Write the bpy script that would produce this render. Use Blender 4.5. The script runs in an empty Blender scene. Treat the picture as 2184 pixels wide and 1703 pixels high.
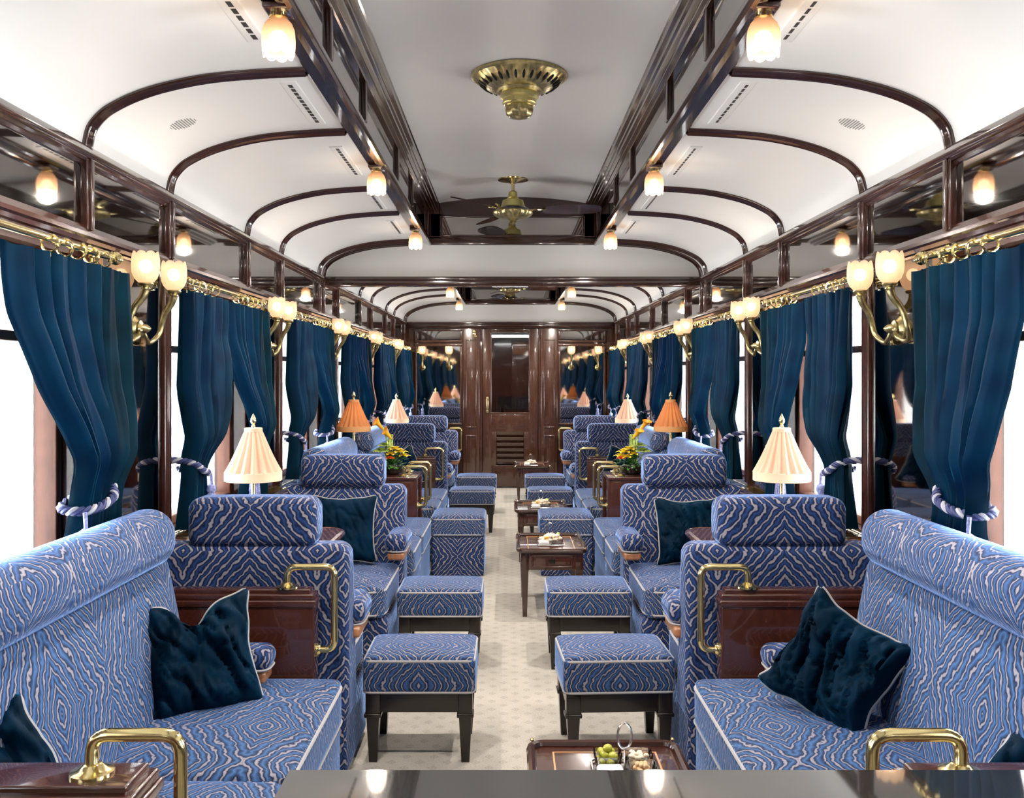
import bpy, math, random
from mathutils import Vector, Matrix, noise
random.seed(7)
PI = math.pi
sc = bpy.context.scene
COL = sc.collection

# ------------------------------------------------------------------ mesh builder
class MB:
    def __init__(s):
        s.v = []; s.f = []
    def add(s, vs, fs, M=None):
        o = len(s.v)
        for p in vs:
            p = Vector(p)
            if M is not None: p = M @ p
            s.v.append(p)
        for f in fs: s.f.append([i + o for i in f])
        return s
    def box(s, x0, x1, y0, y1, z0, z1, M=None):
        vs = [(x0,y0,z0),(x1,y0,z0),(x1,y1,z0),(x0,y1,z0),(x0,y0,z1),(x1,y0,z1),(x1,y1,z1),(x0,y1,z1)]
        return s.add(vs, [(0,3,2,1),(4,5,6,7),(0,1,5,4),(1,2,6,5),(2,3,7,6),(3,0,4,7)], M)
    def rbox(s, x0, x1, y0, y1, z0, z1, r=.01, n=2, m=1, fn=None, M=None):
        c = Vector(((x0+x1)/2, (y0+y1)/2, (z0+z1)/2)); h = Vector((abs(x1-x0)/2, abs(y1-y0)/2, abs(z1-z0)/2))
        r = min(r, h.x*.999, h.y*.999, h.z*.999)
        def ticks(hh):
            t = [-hh + r*(1-math.tan(PI/4*(1-i/n))) for i in range(n)]
            mid = [-(hh-r) + 2*(hh-r)*i/m for i in range(m+1)]
            return t + mid + [-q for q in reversed(t)]
        T = [ticks(h.x), ticks(h.y), ticks(h.z)]
        key = {}; vs = []; fs = []
        def vid(p):
            k = (round(p[0],6), round(p[1],6), round(p[2],6))
            if k in key: return key[k]
            P = Vector(p)
            q = Vector([max(-(h[i]-r), min(h[i]-r, P[i])) for i in range(3)])
            d = P - q
            if d.length > 1e-9: d = d.normalized() * r
            R = q + d
            if fn: R = fn(R, h)
            key[k] = len(vs); vs.append(c + R); return key[k]
        for ax in range(3):
            a, b = (ax+1) % 3, (ax+2) % 3
            for sg in (-1, 1):
                for i in range(len(T[a])-1):
                    for j in range(len(T[b])-1):
                        q = []
                        for (u, w) in ((i,j),(i+1,j),(i+1,j+1),(i,j+1)):
                            p = [0,0,0]; p[ax] = sg*h[ax]; p[a] = T[a][u]; p[b] = T[b][w]
                            q.append(vid(p))
                        if sg < 0: q.reverse()
                        if len(set(q)) > 2: fs.append(q)
        return s.add(vs, fs, M)
    def tube(s, path, r=.01, seg=8, closed=False, M=None, cap=True):
        P = [Vector(p) for p in path]; n = len(P)
        R = r if isinstance(r, (list, tuple)) else [r]*n
        def tan(i):
            if closed: return (P[(i+1)%n]-P[(i-1)%n]).normalized()
            return (P[min(i+1,n-1)]-P[max(i-1,0)]).normalized()
        t = tan(0); up = Vector((0,0,1)) if abs(t.z) < .9 else Vector((1,0,0))
        nrm = t.cross(up).normalized()
        vs = []; fs = []
        for i in range(n):
            t2 = tan(i)
            nrm = (nrm - t2*nrm.dot(t2))
            nrm = nrm.normalized() if nrm.length > 1e-6 else t2.orthogonal().normalized()
            bn = t2.cross(nrm)
            for k in range(seg):
                a = 2*PI*k/seg
                vs.append(P[i] + (nrm*math.cos(a) + bn*math.sin(a))*R[i])
        for i in range(n if closed else n-1):
            j = (i+1) % n
            for k in range(seg):
                l = (k+1) % seg
                fs.append((i*seg+k, i*seg+l, j*seg+l, j*seg+k))
        if cap and not closed:
            fs.append(tuple(reversed(range(seg)))); fs.append(tuple((n-1)*seg+k for k in range(seg)))
        return s.add(vs, fs, M)
    def lathe(s, prof, c=(0,0,0), seg=20, axis='Z', rad=None, M=None, dz=None):
        # prof: (r, h) ; rad(theta, r, h) -> r ; dz(theta, i) -> extra height
        c = Vector(c); vs = []; fs = []; n = len(prof)
        for i, (r, h) in enumerate(prof):
            for k in range(seg):
                a = 2*PI*k/seg
                rr = rad(a, r, h) if rad else r
                hh = h + (dz(a, i) if dz else 0)
                x, y = rr*math.cos(a), rr*math.sin(a)
                if axis == 'Z': p = Vector((x, y, hh))
                elif axis == 'X': p = Vector((hh, x, y))
                else: p = Vector((y, hh, x))
                vs.append(c + p)
        for i in range(n-1):
            for k in range(seg):
                l = (k+1) % seg
                fs.append((i*seg+k, i*seg+l, (i+1)*seg+l, (i+1)*seg+k))
        if prof[0][0] > 1e-5 and not rad and not dz: fs.append(tuple(reversed(range(seg))))
        if prof[-1][0] > 1e-5 and not rad and not dz: fs.append(tuple((n-1)*seg+k for k in range(seg)))
        return s.add(vs, fs, M)
    def ball(s, c, r, seg=10, rings=6, sc_=(1,1,1), M=None):
        pr = [(r*math.sin(PI*i/rings)*1.0, -r*math.cos(PI*i/rings)) for i in range(rings+1)]
        pr[0] = (1e-6, -r); pr[-1] = (1e-6, r)
        t = MB().lathe(pr, (0,0,0), seg)
        return s.add([Vector((p.x*sc_[0], p.y*sc_[1], p.z*sc_[2])) + Vector(c) for p in t.v], t.f, M)
    def prism(s, prof, y0, y1, M=None):
        # prof (x,z) polygon extruded along y
        n = len(prof)
        vs = [(x, y0, z) for x, z in prof] + [(x, y1, z) for x, z in prof]
        fs = [(i, (i+1) % n, n+(i+1) % n, n+i) for i in range(n)]
        fs.append(tuple(reversed(range(n)))); fs.append(tuple(range(n, 2*n)))
        return s.add(vs, fs, M)
    def grid(s, pts, close_u=False, M=None):
        R, C_ = len(pts), len(pts[0])
        vs = [p for row in pts for p in row]; fs = []
        for i in range(R-1):
            for j in range(C_ if close_u else C_-1):
                k = (j+1) % C_
                fs.append((i*C_+j, i*C_+k, (i+1)*C_+k, (i+1)*C_+j))
        return s.add(vs, fs, M)
    def build(s, name, mat, parent=None, flip=False, uv=True, angle=40, uvc=None, smooth=True, fixn=True):
        org = parent_world(parent)
        inv = org.inverted() if parent else Matrix()
        sx = -1 if flip else 1
        vs = [inv @ Vector((p.x*sx, p.y, p.z)) for p in s.v]
        fs = [tuple(reversed(f)) for f in s.f] if flip else s.f
        me = bpy.data.meshes.new(name)
        me.from_pydata([tuple(v) for v in vs], [], [tuple(f) for f in fs])
        me.update()
        if fixn:
            import bmesh
            bm = bmesh.new(); bm.from_mesh(me)
            bmesh.ops.recalc_face_normals(bm, faces=bm.faces); bm.to_mesh(me); bm.free()
        if smooth:
            me.polygons.foreach_set('use_smooth', [True]*len(me.polygons))
            try: me.set_sharp_from_angle(angle=math.radians(angle))
            except Exception: pass
        if uv:
            L = me.uv_layers.new(name='UVMap'); c = Vector(uvc) if uvc else Vector((0,0,0))
            for p in me.polygons:
                n = p.normal; ax = max(range(3), key=lambda i: abs(n[i]) * (1.25 if i == 2 else 1))
                for li in p.loop_indices:
                    q = me.vertices[me.loops[li].vertex_index].co - c
                    if ax == 0: L.data[li].uv = (q.y, q.z)
                    elif ax == 1: L.data[li].uv = (q.x, q.z)
                    else: L.data[li].uv = (q.x, q.y)
        me.materials.append(mat)
        o = bpy.data.objects.new(name, me); COL.objects.link(o)
        if parent: o.parent = parent
        return o

def parent_world(p):
    if p is None: return Matrix()
    return parent_world(p.parent) @ p.matrix_basis

def thing(name, label, cat, loc=(0,0,0), rz=0, group=None, kind=None):
    o = bpy.data.objects.new(name, None); COL.objects.link(o)
    o.empty_display_size = .05
    o.matrix_basis = Matrix.Translation(Vector(loc)) @ Matrix.Rotation(rz, 4, 'Z')
    return tag(o, label, cat, group, kind)
def tag(o, label=None, cat=None, group=None, kind=None):
    if label: o['label'] = label
    if cat: o['category'] = cat
    if group: o['group'] = group
    if kind: o['kind'] = kind
    return o
def struct(o, label=None):
    o['kind'] = 'structure'
    if label: o['label'] = label
    return o
KIDS = {}
def copy_thing(root, loc, rz=None, label=None, group=None, flipx=False):
    r = root.copy(); COL.objects.link(r)
    if rz is None: rz = root.rotation_euler.z
    r.matrix_basis = Matrix.Translation(Vector(loc)) @ Matrix.Rotation(rz, 4, 'Z')
    if label: r['label'] = label
    if group: r['group'] = group
    def rec(a, b):
        for ch in [o for o in ALLOF(a)]:
            c = ch.copy(); COL.objects.link(c); c.parent = b
            rec(ch, c)
    rec(root, r)
    return r
def ALLOF(a):
    return [o for o in bpy.data.objects if o.parent == a]

def rrect(cx, cy, hx, hy, r, z, n=5):
    P = []
    for (sx, sy, a0) in ((1,1,0),(-1,1,90),(-1,-1,180),(1,-1,270)):
        for i in range(n+1):
            a = math.radians(a0 + 90*i/n)
            P.append((cx + sx*(hx-r) + r*math.cos(a), cy + sy*(hy-r) + r*math.sin(a), z))
    return P
def smoothpath(P, n=6):
    P = [Vector(p) for p in P]; out = []
    for i in range(len(P)-1):
        p0 = P[max(i-1,0)]; p1 = P[i]; p2 = P[i+1]; p3 = P[min(i+2,len(P)-1)]
        for k in range(n):
            t = k/n
            out.append(.5*((2*p1)+(p2-p0)*t+(2*p0-5*p1+4*p2-p3)*t*t+(-p0+3*p1-3*p2+p3)*t**3))
    out.append(P[-1]); return out
def bendpath(P, r, n=5):
    # polyline with rounded corners
    P = [Vector(p) for p in P]; out = [P[0]]
    for i in range(1, len(P)-1):
        a = (P[i-1]-P[i]); b = (P[i+1]-P[i])
        rr = min(r, a.length*.49, b.length*.49)
        a = P[i] + a.normalized()*rr; b = P[i] + b.normalized()*rr
        for k in range(n+1):
            t = k/n; out.append(a*(1-t)**2 + P[i]*2*t*(1-t) + b*t*t)
    out.append(P[-1]); return out
def lerp(a, b, t): return a + (b-a)*t
def interp(tab, x):
    # tab sorted by x descending or ascending
    t = sorted(tab)
    if x <= t[0][0]: return t[0][1]
    for (x0,y0),(x1,y1) in zip(t, t[1:]):
        if x <= x1: return lerp(y0, y1, (x-x0)/(x1-x0))
    return t[-1][1]

# ------------------------------------------------------------------ materials
def newmat(name):
    m = bpy.data.materials.new(name); m.use_nodes = True
    nt = m.node_tree; nt.nodes.clear()
    out = nt.nodes.new('ShaderNodeOutputMaterial')
    return m, nt, out
def N(nt, typ, **kw):
    n = nt.nodes.new(typ)
    for k, v in kw.items():
        if k.startswith('i_'):
            key = k[2:].replace('_', ' ')
            n.inputs[key].default_value = v
        else: setattr(n, k, v)
    return n
def math_(nt, op, a, b=None, c=None):
    n = nt.nodes.new('ShaderNodeMath'); n.operation = op
    for i, x in enumerate((a, b, c)):
        if x is None: continue
        if isinstance(x, (int, float)): n.inputs[i].default_value = x
        else: nt.links.new(x, n.inputs[i])
    return n.outputs[0]
def ramp(nt, fac, stops, interp_='LINEAR'):
    r = nt.nodes.new('ShaderNodeValToRGB'); r.color_ramp.interpolation = interp_
    e = r.color_ramp.elements
    while len(e) < len(stops): e.new(.5)
    for i, (p, c) in enumerate(stops):
        e[i].position = p; e[i].color = (*c, 1)
    nt.links.new(fac, r.inputs[0]); return r.outputs[0]
def simple(name, col, rough=.5, metal=0, coat=0, sheen=0, sheen_tint=(1,1,1), spec=.5, noise_amt=0, noise_scale=8, bump=0):
    m, nt, out = newmat(name)
    b = N(nt, 'ShaderNodeBsdfPrincipled')
    b.inputs['Base Color'].default_value = (*col, 1); b.inputs['Roughness'].default_value = rough
    b.inputs['Metallic'].default_value = metal; b.inputs['Coat Weight'].default_value = coat
    b.inputs['Coat Roughness'].default_value = .04
    b.inputs['Specular IOR Level'].default_value = spec
    b.inputs['Sheen Weight'].default_value = sheen; b.inputs['Sheen Tint'].default_value = (*sheen_tint, 1)
    b.inputs['Sheen Roughness'].default_value = .35
    tc = N(nt, 'ShaderNodeTexCoord'); nz = N(nt, 'ShaderNodeTexNoise'); nz.inputs['Scale'].default_value = noise_scale
    nz.inputs['Detail'].default_value = 4
    nt.links.new(tc.outputs['Object'], nz.inputs['Vector'])
    if noise_amt:
        c = ramp(nt, nz.outputs['Fac'], [(.3, [x*(1-noise_amt) for x in col]), (.7, [min(1, x*(1+noise_amt)) for x in col])])
        nt.links.new(c, b.inputs['Base Color'])
    if bump:
        bp = N(nt, 'ShaderNodeBump'); bp.inputs['Strength'].default_value = bump; bp.inputs['Distance'].default_value = .002
        nt.links.new(nz.outputs['Fac'], bp.inputs['Height']); nt.links.new(bp.outputs[0], b.inputs['Normal'])
    nt.links.new(b.outputs[0], out.inputs[0])
    return m
def woodmat(name, c0, c1, rough=.18, coat=1, stretch=(12, .8, 3)):
    m, nt, out = newmat(name)
    b = N(nt, 'ShaderNodeBsdfPrincipled')
    tc = N(nt, 'ShaderNodeTexCoord'); mp = N(nt, 'ShaderNodeMapping'); mp.inputs['Scale'].default_value = stretch
    nt.links.new(tc.outputs['Object'], mp.inputs[0])
    nz = N(nt, 'ShaderNodeTexNoise'); nz.inputs['Scale'].default_value = 5; nz.inputs['Detail'].default_value = 5; nz.inputs['Distortion'].default_value = .2
    nt.links.new(mp.outputs[0], nz.inputs['Vector'])
    nt.links.new(ramp(nt, nz.outputs['Fac'], [(.32, c0), (.68, c1)]), b.inputs['Base Color'])
    b.inputs['Roughness'].default_value = rough; b.inputs['Coat Weight'].default_value = coat; b.inputs['Coat Roughness'].default_value = .05
    nt.links.new(b.outputs[0], out.inputs[0]); return m
def zebra(name, per=(.25, .21), lam=.03, dirmix=(1.0, .8), thin=0.0):
    m, nt, out = newmat(name)
    b = N(nt, 'ShaderNodeBsdfPrincipled')
    uv = N(nt, 'ShaderNodeUVMap'); sp = N(nt, 'ShaderNodeSeparateXYZ'); nt.links.new(uv.outputs[0], sp.inputs[0])
    pu = math_(nt, 'PINGPONG', sp.outputs[0], per[0]); pv = math_(nt, 'PINGPONG', math_(nt, 'ADD', sp.outputs[1], .045), per[1])
    cb = N(nt, 'ShaderNodeCombineXYZ'); nt.links.new(pu, cb.inputs[0]); nt.links.new(pv, cb.inputs[1])
    n1 = N(nt, 'ShaderNodeTexNoise'); n1.inputs['Scale'].default_value = 7; n1.inputs['Detail'].default_value = 1
    n2 = N(nt, 'ShaderNodeTexNoise'); n2.inputs['Scale'].default_value = 42; n2.inputs['Detail'].default_value = 1.5
    for n in (n1, n2): nt.links.new(cb.outputs[0], n.inputs['Vector'])
    # chevron field, bent so that lines fan out near the fold lines
    fld = math_(nt, 'ADD', math_(nt, 'MULTIPLY', pu, dirmix[0]), math_(nt, 'MULTIPLY', pv, dirmix[1]))
    w1 = math_(nt, 'MULTIPLY', math_(nt, 'SUBTRACT', n1.outputs['Fac'], .5), .09)
    w2 = math_(nt, 'MULTIPLY', math_(nt, 'SUBTRACT', n2.outputs['Fac'], .5), .030)
    fld = math_(nt, 'ADD', math_(nt, 'ADD', fld, w1), w2)
    ph = math_(nt, 'FRACT', math_(nt, 'DIVIDE', fld, lam))
    tri = math_(nt, 'ABSOLUTE', math_(nt, 'SUBTRACT', math_(nt, 'MULTIPLY', ph, 2), 1))
    tri = math_(nt, 'ADD', tri, math_(nt, 'MULTIPLY', math_(nt, 'SUBTRACT', n1.outputs['Fac'], .5), .25))
    col = ramp(nt, tri, [(0, (.020+thin*.35,.055+thin*.75,.18+thin*1.2)), (.34, (.006+thin*.2,.018+thin*.45,.075+thin*.8)), (.66+thin*.6, (.003,.007,.028)), (.76+thin*.6, (.20,.19,.235)), (1, (.28,.265,.305))])
    nt.links.new(col, b.inputs['Base Color'])
    b.inputs['Roughness'].default_value = .75; b.inputs['Sheen Weight'].default_value = 1.0
    b.inputs['Sheen Tint'].default_value = (.25,.42,.85,1); b.inputs['Sheen Roughness'].default_value = .30
    b.inputs['Specular IOR Level'].default_value = .2
    bp = N(nt, 'ShaderNodeBump'); bp.inputs['Strength'].default_value = .35; bp.inputs['Distance'].default_value = .002; bp.invert = True
    nt.links.new(tri, bp.inputs['Height']); nt.links.new(bp.outputs[0], b.inputs['Normal'])
    sh = N(nt, 'ShaderNodeBsdfSheen'); sh.inputs['Color'].default_value = (.14,.25,.50,1); sh.inputs['Roughness'].default_value = .15
    ad = N(nt, 'ShaderNodeAddShader'); nt.links.new(b.outputs[0], ad.inputs[0]); nt.links.new(sh.outputs[0], ad.inputs[1])
    nt.links.new(ad.outputs[0], out.inputs[0]); return m
def carpetmat():
    m, nt, out = newmat('carpet')
    b = N(nt, 'ShaderNodeBsdfPrincipled'); tc = N(nt, 'ShaderNodeTexCoord'); sp = N(nt, 'ShaderNodeSeparateXYZ')
    nt.links.new(tc.outputs['Object'], sp.inputs[0])
    cell = .105
    def motif(ox, oy):
        u = math_(nt, 'SUBTRACT', math_(nt, 'FRACT', math_(nt, 'ADD', math_(nt, 'DIVIDE', sp.outputs[0], cell), ox)), .5)
        v = math_(nt, 'SUBTRACT', math_(nt, 'FRACT', math_(nt, 'ADD', math_(nt, 'DIVIDE', sp.outputs[1], cell), oy)), .5)
        d = math_(nt, 'ADD', math_(nt, 'ABSOLUTE', u), math_(nt, 'ABSOLUTE', v))
        rings = math_(nt, 'SINE', math_(nt, 'MULTIPLY', d, 55))
        ins = math_(nt, 'LESS_THAN', d, .235)
        return math_(nt, 'MULTIPLY', math_(nt, 'GREATER_THAN', rings, -.1), ins)
    mk = math_(nt, 'MAXIMUM', motif(0, 0), motif(.5, .5))
    nz = N(nt, 'ShaderNodeTexNoise'); nz.inputs['Scale'].default_value = 160; nt.links.new(tc.outputs['Object'], nz.inputs['Vector'])
    n2 = N(nt, 'ShaderNodeTexNoise'); n2.inputs['Scale'].default_value = 5; nt.links.new(tc.outputs['Object'], n2.inputs['Vector'])
    base = ramp(nt, math_(nt, 'ADD', math_(nt, 'MULTIPLY', nz.outputs['Fac'], .6), math_(nt, 'MULTIPLY', n2.outputs['Fac'], .4)), [(.35, (.40,.375,.33)), (.65, (.54,.51,.455))])
    mx = N(nt, 'ShaderNodeMix', data_type='RGBA'); mx.inputs[7].default_value = (.20,.18,.15,1)
    nt.links.new(math_(nt, 'MULTIPLY', mk, .42), mx.inputs[0]); nt.links.new(base, mx.inputs[6])
    nt.links.new(mx.outputs[2], b.inputs['Base Color']); b.inputs['Roughness'].default_value = .95; b.inputs['Specular IOR Level'].default_value = .1
    bp = N(nt, 'ShaderNodeBump'); bp.inputs['Strength'].default_value = .4; bp.inputs['Distance'].default_value = .003
    nt.links.new(nz.outputs['Fac'], bp.inputs['Height']); nt.links.new(bp.outputs[0], b.inputs['Normal'])
    nt.links.new(b.outputs[0], out.inputs[0]); return m
def velvet(name, base, tint, sheen=1.0, rough=.3, mottle=.5, trl=None):
    m, nt, out = newmat(name)
    b = N(nt, 'ShaderNodeBsdfPrincipled'); tc = N(nt, 'ShaderNodeTexCoord')
    nz = N(nt, 'ShaderNodeTexNoise'); nz.inputs['Scale'].default_value = 9; nz.inputs['Detail'].default_value = 5
    nt.links.new(tc.outputs['Object'], nz.inputs['Vector'])
    nt.links.new(ramp(nt, nz.outputs['Fac'], [(.3, [c*(1-mottle) for c in base]), (.7, [c*(1+mottle) for c in base])]), b.inputs['Base Color'])
    nt.links.new(ramp(nt, nz.outputs['Fac'], [(.3, [c*.6 for c in tint]), (.75, tint)]), b.inputs['Sheen Tint'])
    b.inputs['Sheen Weight'].default_value = sheen; b.inputs['Sheen Roughness'].default_value = rough
    b.inputs['Roughness'].default_value = .6; b.inputs['Specular IOR Level'].default_value = .04
    bp = N(nt, 'ShaderNodeBump'); bp.inputs['Strength'].default_value = .25; bp.inputs['Distance'].default_value = .01
    nt.links.new(nz.outputs['Fac'], bp.inputs['Height']); nt.links.new(bp.outputs[0], b.inputs['Normal'])
    last = b
    if trl:
        tl = N(nt, 'ShaderNodeBsdfTranslucent'); tl.inputs[0].default_value = (*trl, 1)
        last = N(nt, 'ShaderNodeAddShader'); nt.links.new(b.outputs[0], last.inputs[0]); nt.links.new(tl.outputs[0], last.inputs[1])
    nt.links.new(last.outputs[0], out.inputs[0]); return m
def glassmat(name, tint=(1,1,1), gloss=.12):
    m, nt, out = newmat(name)
    t = N(nt, 'ShaderNodeBsdfTransparent'); t.inputs[0].default_value = (*tint, 1)
    g = N(nt, 'ShaderNodeBsdfGlossy'); g.inputs['Roughness'].default_value = .02; g.inputs[0].default_value = (1,1,1,1)
    lw = N(nt, 'ShaderNodeFresnel'); lw.inputs[0].default_value = 1.5
    mx = N(nt, 'ShaderNodeMixShader'); nt.links.new(math_(nt, 'ADD', math_(nt, 'MULTIPLY', lw.outputs[0], .9), gloss*.3), mx.inputs[0])
    nt.links.new(t.outputs[0], mx.inputs[1]); nt.links.new(g.outputs[0], mx.inputs[2]); nt.links.new(mx.outputs[0], out.inputs[0]); return m
def shademat(name, col, trans, transp=0.0, dif=.4):
    m, nt, out = newmat(name)
    d = N(nt, 'ShaderNodeBsdfDiffuse'); d.inputs[0].default_value = (*col, 1)
    t = N(nt, 'ShaderNodeBsdfTranslucent'); t.inputs[0].default_value = (*trans, 1)
    mx = N(nt, 'ShaderNodeMixShader'); mx.inputs[0].default_value = 1-dif
    nt.links.new(d.outputs[0], mx.inputs[1]); nt.links.new(t.outputs[0], mx.inputs[2]); last = mx
    if transp:
        tr = N(nt, 'ShaderNodeBsdfTransparent'); tr.inputs[0].default_value = (1,.85,.65,1)
        m2 = N(nt, 'ShaderNodeMixShader'); m2.inputs[0].default_value = transp
        nt.links.new(mx.outputs[0], m2.inputs[1]); nt.links.new(tr.outputs[0], m2.inputs[2]); last = m2
    nt.links.new(last.outputs[0], out.inputs[0]); return m
def emis(name, col, st):
    m, nt, out = newmat(name); e = N(nt, 'ShaderNodeEmission'); e.inputs[0].default_value = (*col, 1); e.inputs[1].default_value = st
    nt.links.new(e.outputs[0], out.inputs[0]); return m
def mirrormat(name, col, rough=.03):
    m, nt, out = newmat(name); b = N(nt, 'ShaderNodeBsdfPrincipled')
    tc = N(nt, 'ShaderNodeTexCoord'); nz = N(nt, 'ShaderNodeTexNoise'); nz.inputs['Scale'].default_value = 2
    nt.links.new(tc.outputs['Object'], nz.inputs['Vector'])
    nt.links.new(ramp(nt, nz.outputs['Fac'], [(.3, [c*.9 for c in col]), (.7, col)]), b.inputs['Base Color'])
    b.inputs['Metallic'].default_value = 1; b.inputs['Roughness'].default_value = rough
    nt.links.new(b.outputs[0], out.inputs[0]); return m

WOOD = woodmat('mahogany', (.022,.007,.004), (.050,.015,.009))
WOODR = woodmat('red_mahogany', (.042,.011,.006), (.062,.016,.009), rough=.22)
WOODJ = woodmat('window_mahogany', (.10,.035,.02), (.15,.055,.03), rough=.4, coat=.3)
WOODM = woodmat('end_wall_mahogany', (.036,.013,.006), (.056,.020,.010), rough=.22, stretch=(9,3,.8))
WOODD = woodmat('ebonised_wood', (.006,.004,.004), (.012,.007,.005), rough=.25, coat=.1)
WOODL = woodmat('pale_armrest_wood', (.30,.12,.05), (.42,.18,.08), rough=.3, coat=.6)
WHITE = simple('ceiling_paint', (.90,.90,.87), .45, coat=.0, noise_amt=.015, noise_scale=2)
BRASS = simple('polished_brass', (.76,.62,.30), .16, metal=1, noise_amt=.12, noise_scale=18)
BRASSO = simple('aged_brass', (.44,.37,.18), .28, metal=1, noise_amt=.4, noise_scale=40, bump=.6)
BLACKM = simple('black_enamel', (.01,.012,.02), .15, coat=1)
CARPET = carpetmat()
ZEB = zebra('zebra_velvet', per=(.24,.19), lam=.033, dirmix=(1.05,.85))
ZEBS = zebra('zebra_velvet_fine', per=(.21,.17), lam=.028, thin=.06)
ZEBY = zebra('zebra_velvet_long', per=(.27,.23), lam=.034, dirmix=(1.1,.7), thin=.10)
PIPE = simple('piping_cord', (.34,.33,.34), .7)
CURT = velvet('curtain_velvet', (.0003,.010,.018), (.0,.26,.50), .6, .16, trl=(.0,.030,.075))
PILL = velvet('cushion_velvet', (.0006,.011,.026), (.0,.22,.48), .8, .2)
LINING = simple('curtain_lining', (.45,.43,.42), .8)
GLASS = glassmat('window_glass')
MIRR = mirrormat('smoked_mirror', (.50,.48,.46))
MIRRD = mirrormat('dark_mirror', (.30,.27,.25))
SHADEG = shademat('frosted_peach_glass', (.82,.62,.46), (.95,.74,.56), .25, .5)
SHADEC = shademat('dimmed_peach_glass', (.22,.135,.085), (.34,.20,.115), .16, .5)  # same peach glass, colour darkened to offset the strong light close beneath it
BULB = emis('lamp_bulb', (1,.80,.58), 3.0)
LSHADE = shademat('cream_pleated_silk', (.70,.45,.34), (.78,.48,.36), 0, .6)
LSHADEO = shademat('orange_pleated_silk', (.62,.25,.10), (.70,.30,.12), 0, .6)
FRINGE = shademat('cream_fringe', (.72,.56,.40), (.72,.56,.4), 0, .7)
FRINGEO = shademat('orange_fringe', (.72,.40,.18), (.8,.45,.2), 0, .6)
ROPE = simple('blue_cord', (.02,.03,.11), .7)
ROPEW = simple('white_cord', (.32,.33,.38), .7)
PIANO = simple('piano_lacquer', (.022,.021,.020), .03, coat=1, spec=1)
PIANO.node_tree.nodes['Principled BSDF'].inputs['Coat IOR'].default_value = 1.9
DARK = simple('dark_void', (.006,.006,.006), .8)
INLAY = simple('orange_inlay', (.55,.22,.05), .3, coat=1)
CHINA = simple('white_china', (.85,.87,.9), .15, coat=1)
DGLASS = glassmat('dish_glass', (.93,.96,.97), .5)
OLIVE = simple('green_olive', (.42,.40,.03), .3, coat=.5)
NUT = simple('roasted_nut', (.72,.47,.25), .5, noise_amt=.2, noise_scale=60)
CHIP = simple('pale_crisp', (.80,.66,.50), .6, noise_amt=.3, noise_scale=50)
LEAF = simple('leaf_green', (.05,.20,.02), .5, noise_amt=.6, noise_scale=30)
LEAFL = simple('pale_green', (.42,.55,.14), .6, noise_amt=.5, noise_scale=50)
YEL = simple('yellow_petal', (.95,.72,.06), .5, noise_amt=.2)
ORG = simple('orange_petal', (.85,.13,.02), .5, noise_amt=.3)
AMB = simple('amber_petal', (.85,.38,.02), .45, noise_amt=.3)
GREYM = simple('vent_enamel', (.62,.62,.60), .4)
CORD = simple('vent_slot_black', (.02,.02,.02), .6)
STRIP = emis('strip_light_tube', (1,1,1), 10)
# ------------------------------------------------------------------ camera, sky
cam = bpy.data.cameras.new('camera'); co = bpy.data.objects.new('camera', cam); COL.objects.link(co)
cam.sensor_width = 36; cam.lens = 36*2050/2184; cam.clip_start = .05
co.location = (-.035, 0, 1.45); co.rotation_euler = (PI/2, 0, 0)
cam.shift_x = 9.5/2184; cam.shift_y = -45.5/2184
sc.camera = co
w = bpy.data.worlds.new('world'); sc.world = w; w.use_nodes = True
wn = w.node_tree; bg = wn.nodes['Background']
tcw = wn.nodes.new('ShaderNodeTexCoord'); spw = wn.nodes.new('ShaderNodeSeparateXYZ'); wn.links.new(tcw.outputs['Generated'], spw.inputs[0])
mr = wn.nodes.new('ShaderNodeMapRange'); wn.links.new(spw.outputs[2], mr.inputs[0]); mr.inputs[1].default_value = -.06; mr.inputs[2].default_value = .12
mr.inputs[3].default_value = 10.2; mr.inputs[4].default_value = 9.2; wn.links.new(mr.outputs[0], bg.inputs[1])
rw = wn.nodes.new('ShaderNodeValToRGB'); wn.links.new(spw.outputs[2], rw.inputs[0])
rw.color_ramp.elements[0].color = (.93,.95,.97,1); rw.color_ramp.elements[0].position = .0
rw.color_ramp.elements[1].color = (.90,.96,1.0,1); rw.color_ramp.elements[1].position = .25
wn.links.new(rw.outputs[0], bg.inputs[0]); bg.inputs[1].default_value = 9.0
sc.view_settings.view_transform = 'Standard'; sc.view_settings.look = 'None'; sc.view_settings.gamma = 1
sc.view_settings.exposure = 1.62
sc.cycles.max_bounces = 9; sc.cycles.diffuse_bounces = 5; sc.cycles.glossy_bounces = 5; sc.cycles.transmission_bounces = 6
sc.cycles.transparent_max_bounces = 12; sc.cycles.caustics_reflective = False; sc.cycles.caustics_refractive = False
sc.cycles.sample_clamp_indirect = 4

Y0, Y1 = -2.0, 12.6
WALL = 1.38
BAY = 1.86
PANELS = [(3.01 + BAY*k, 3.78 + BAY*k) for k in range(-2, 6)]
WINS = [(3.78 + BAY*k, 4.87 + BAY*k) for k in range(-3, 5)]
WINS = [(a, b) for a, b in WINS if a > Y0 and b < Y1]
ZS, ZT = .84, 1.83
RIBS = [3.04 + BAY*k for k in range(-2, 6)] + [3.78 + BAY*k for k in range(-2, 5)]
RIBS = sorted(r for r in RIBS if r > Y0)
BARREL = [(1.372,2.160),(1.369,2.19),(1.356,2.24),(1.324,2.282),(1.283,2.312),(1.205,2.349),(1.103,2.380),(.973,2.405),(.817,2.419),(.673,2.426),(.60,2.43)]
PART = 6.97

# floor
f = MB().box(-1.5, 1.5, Y0, Y1+2.2, -.05, 0); struct(f.build('floor', CARPET))

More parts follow.
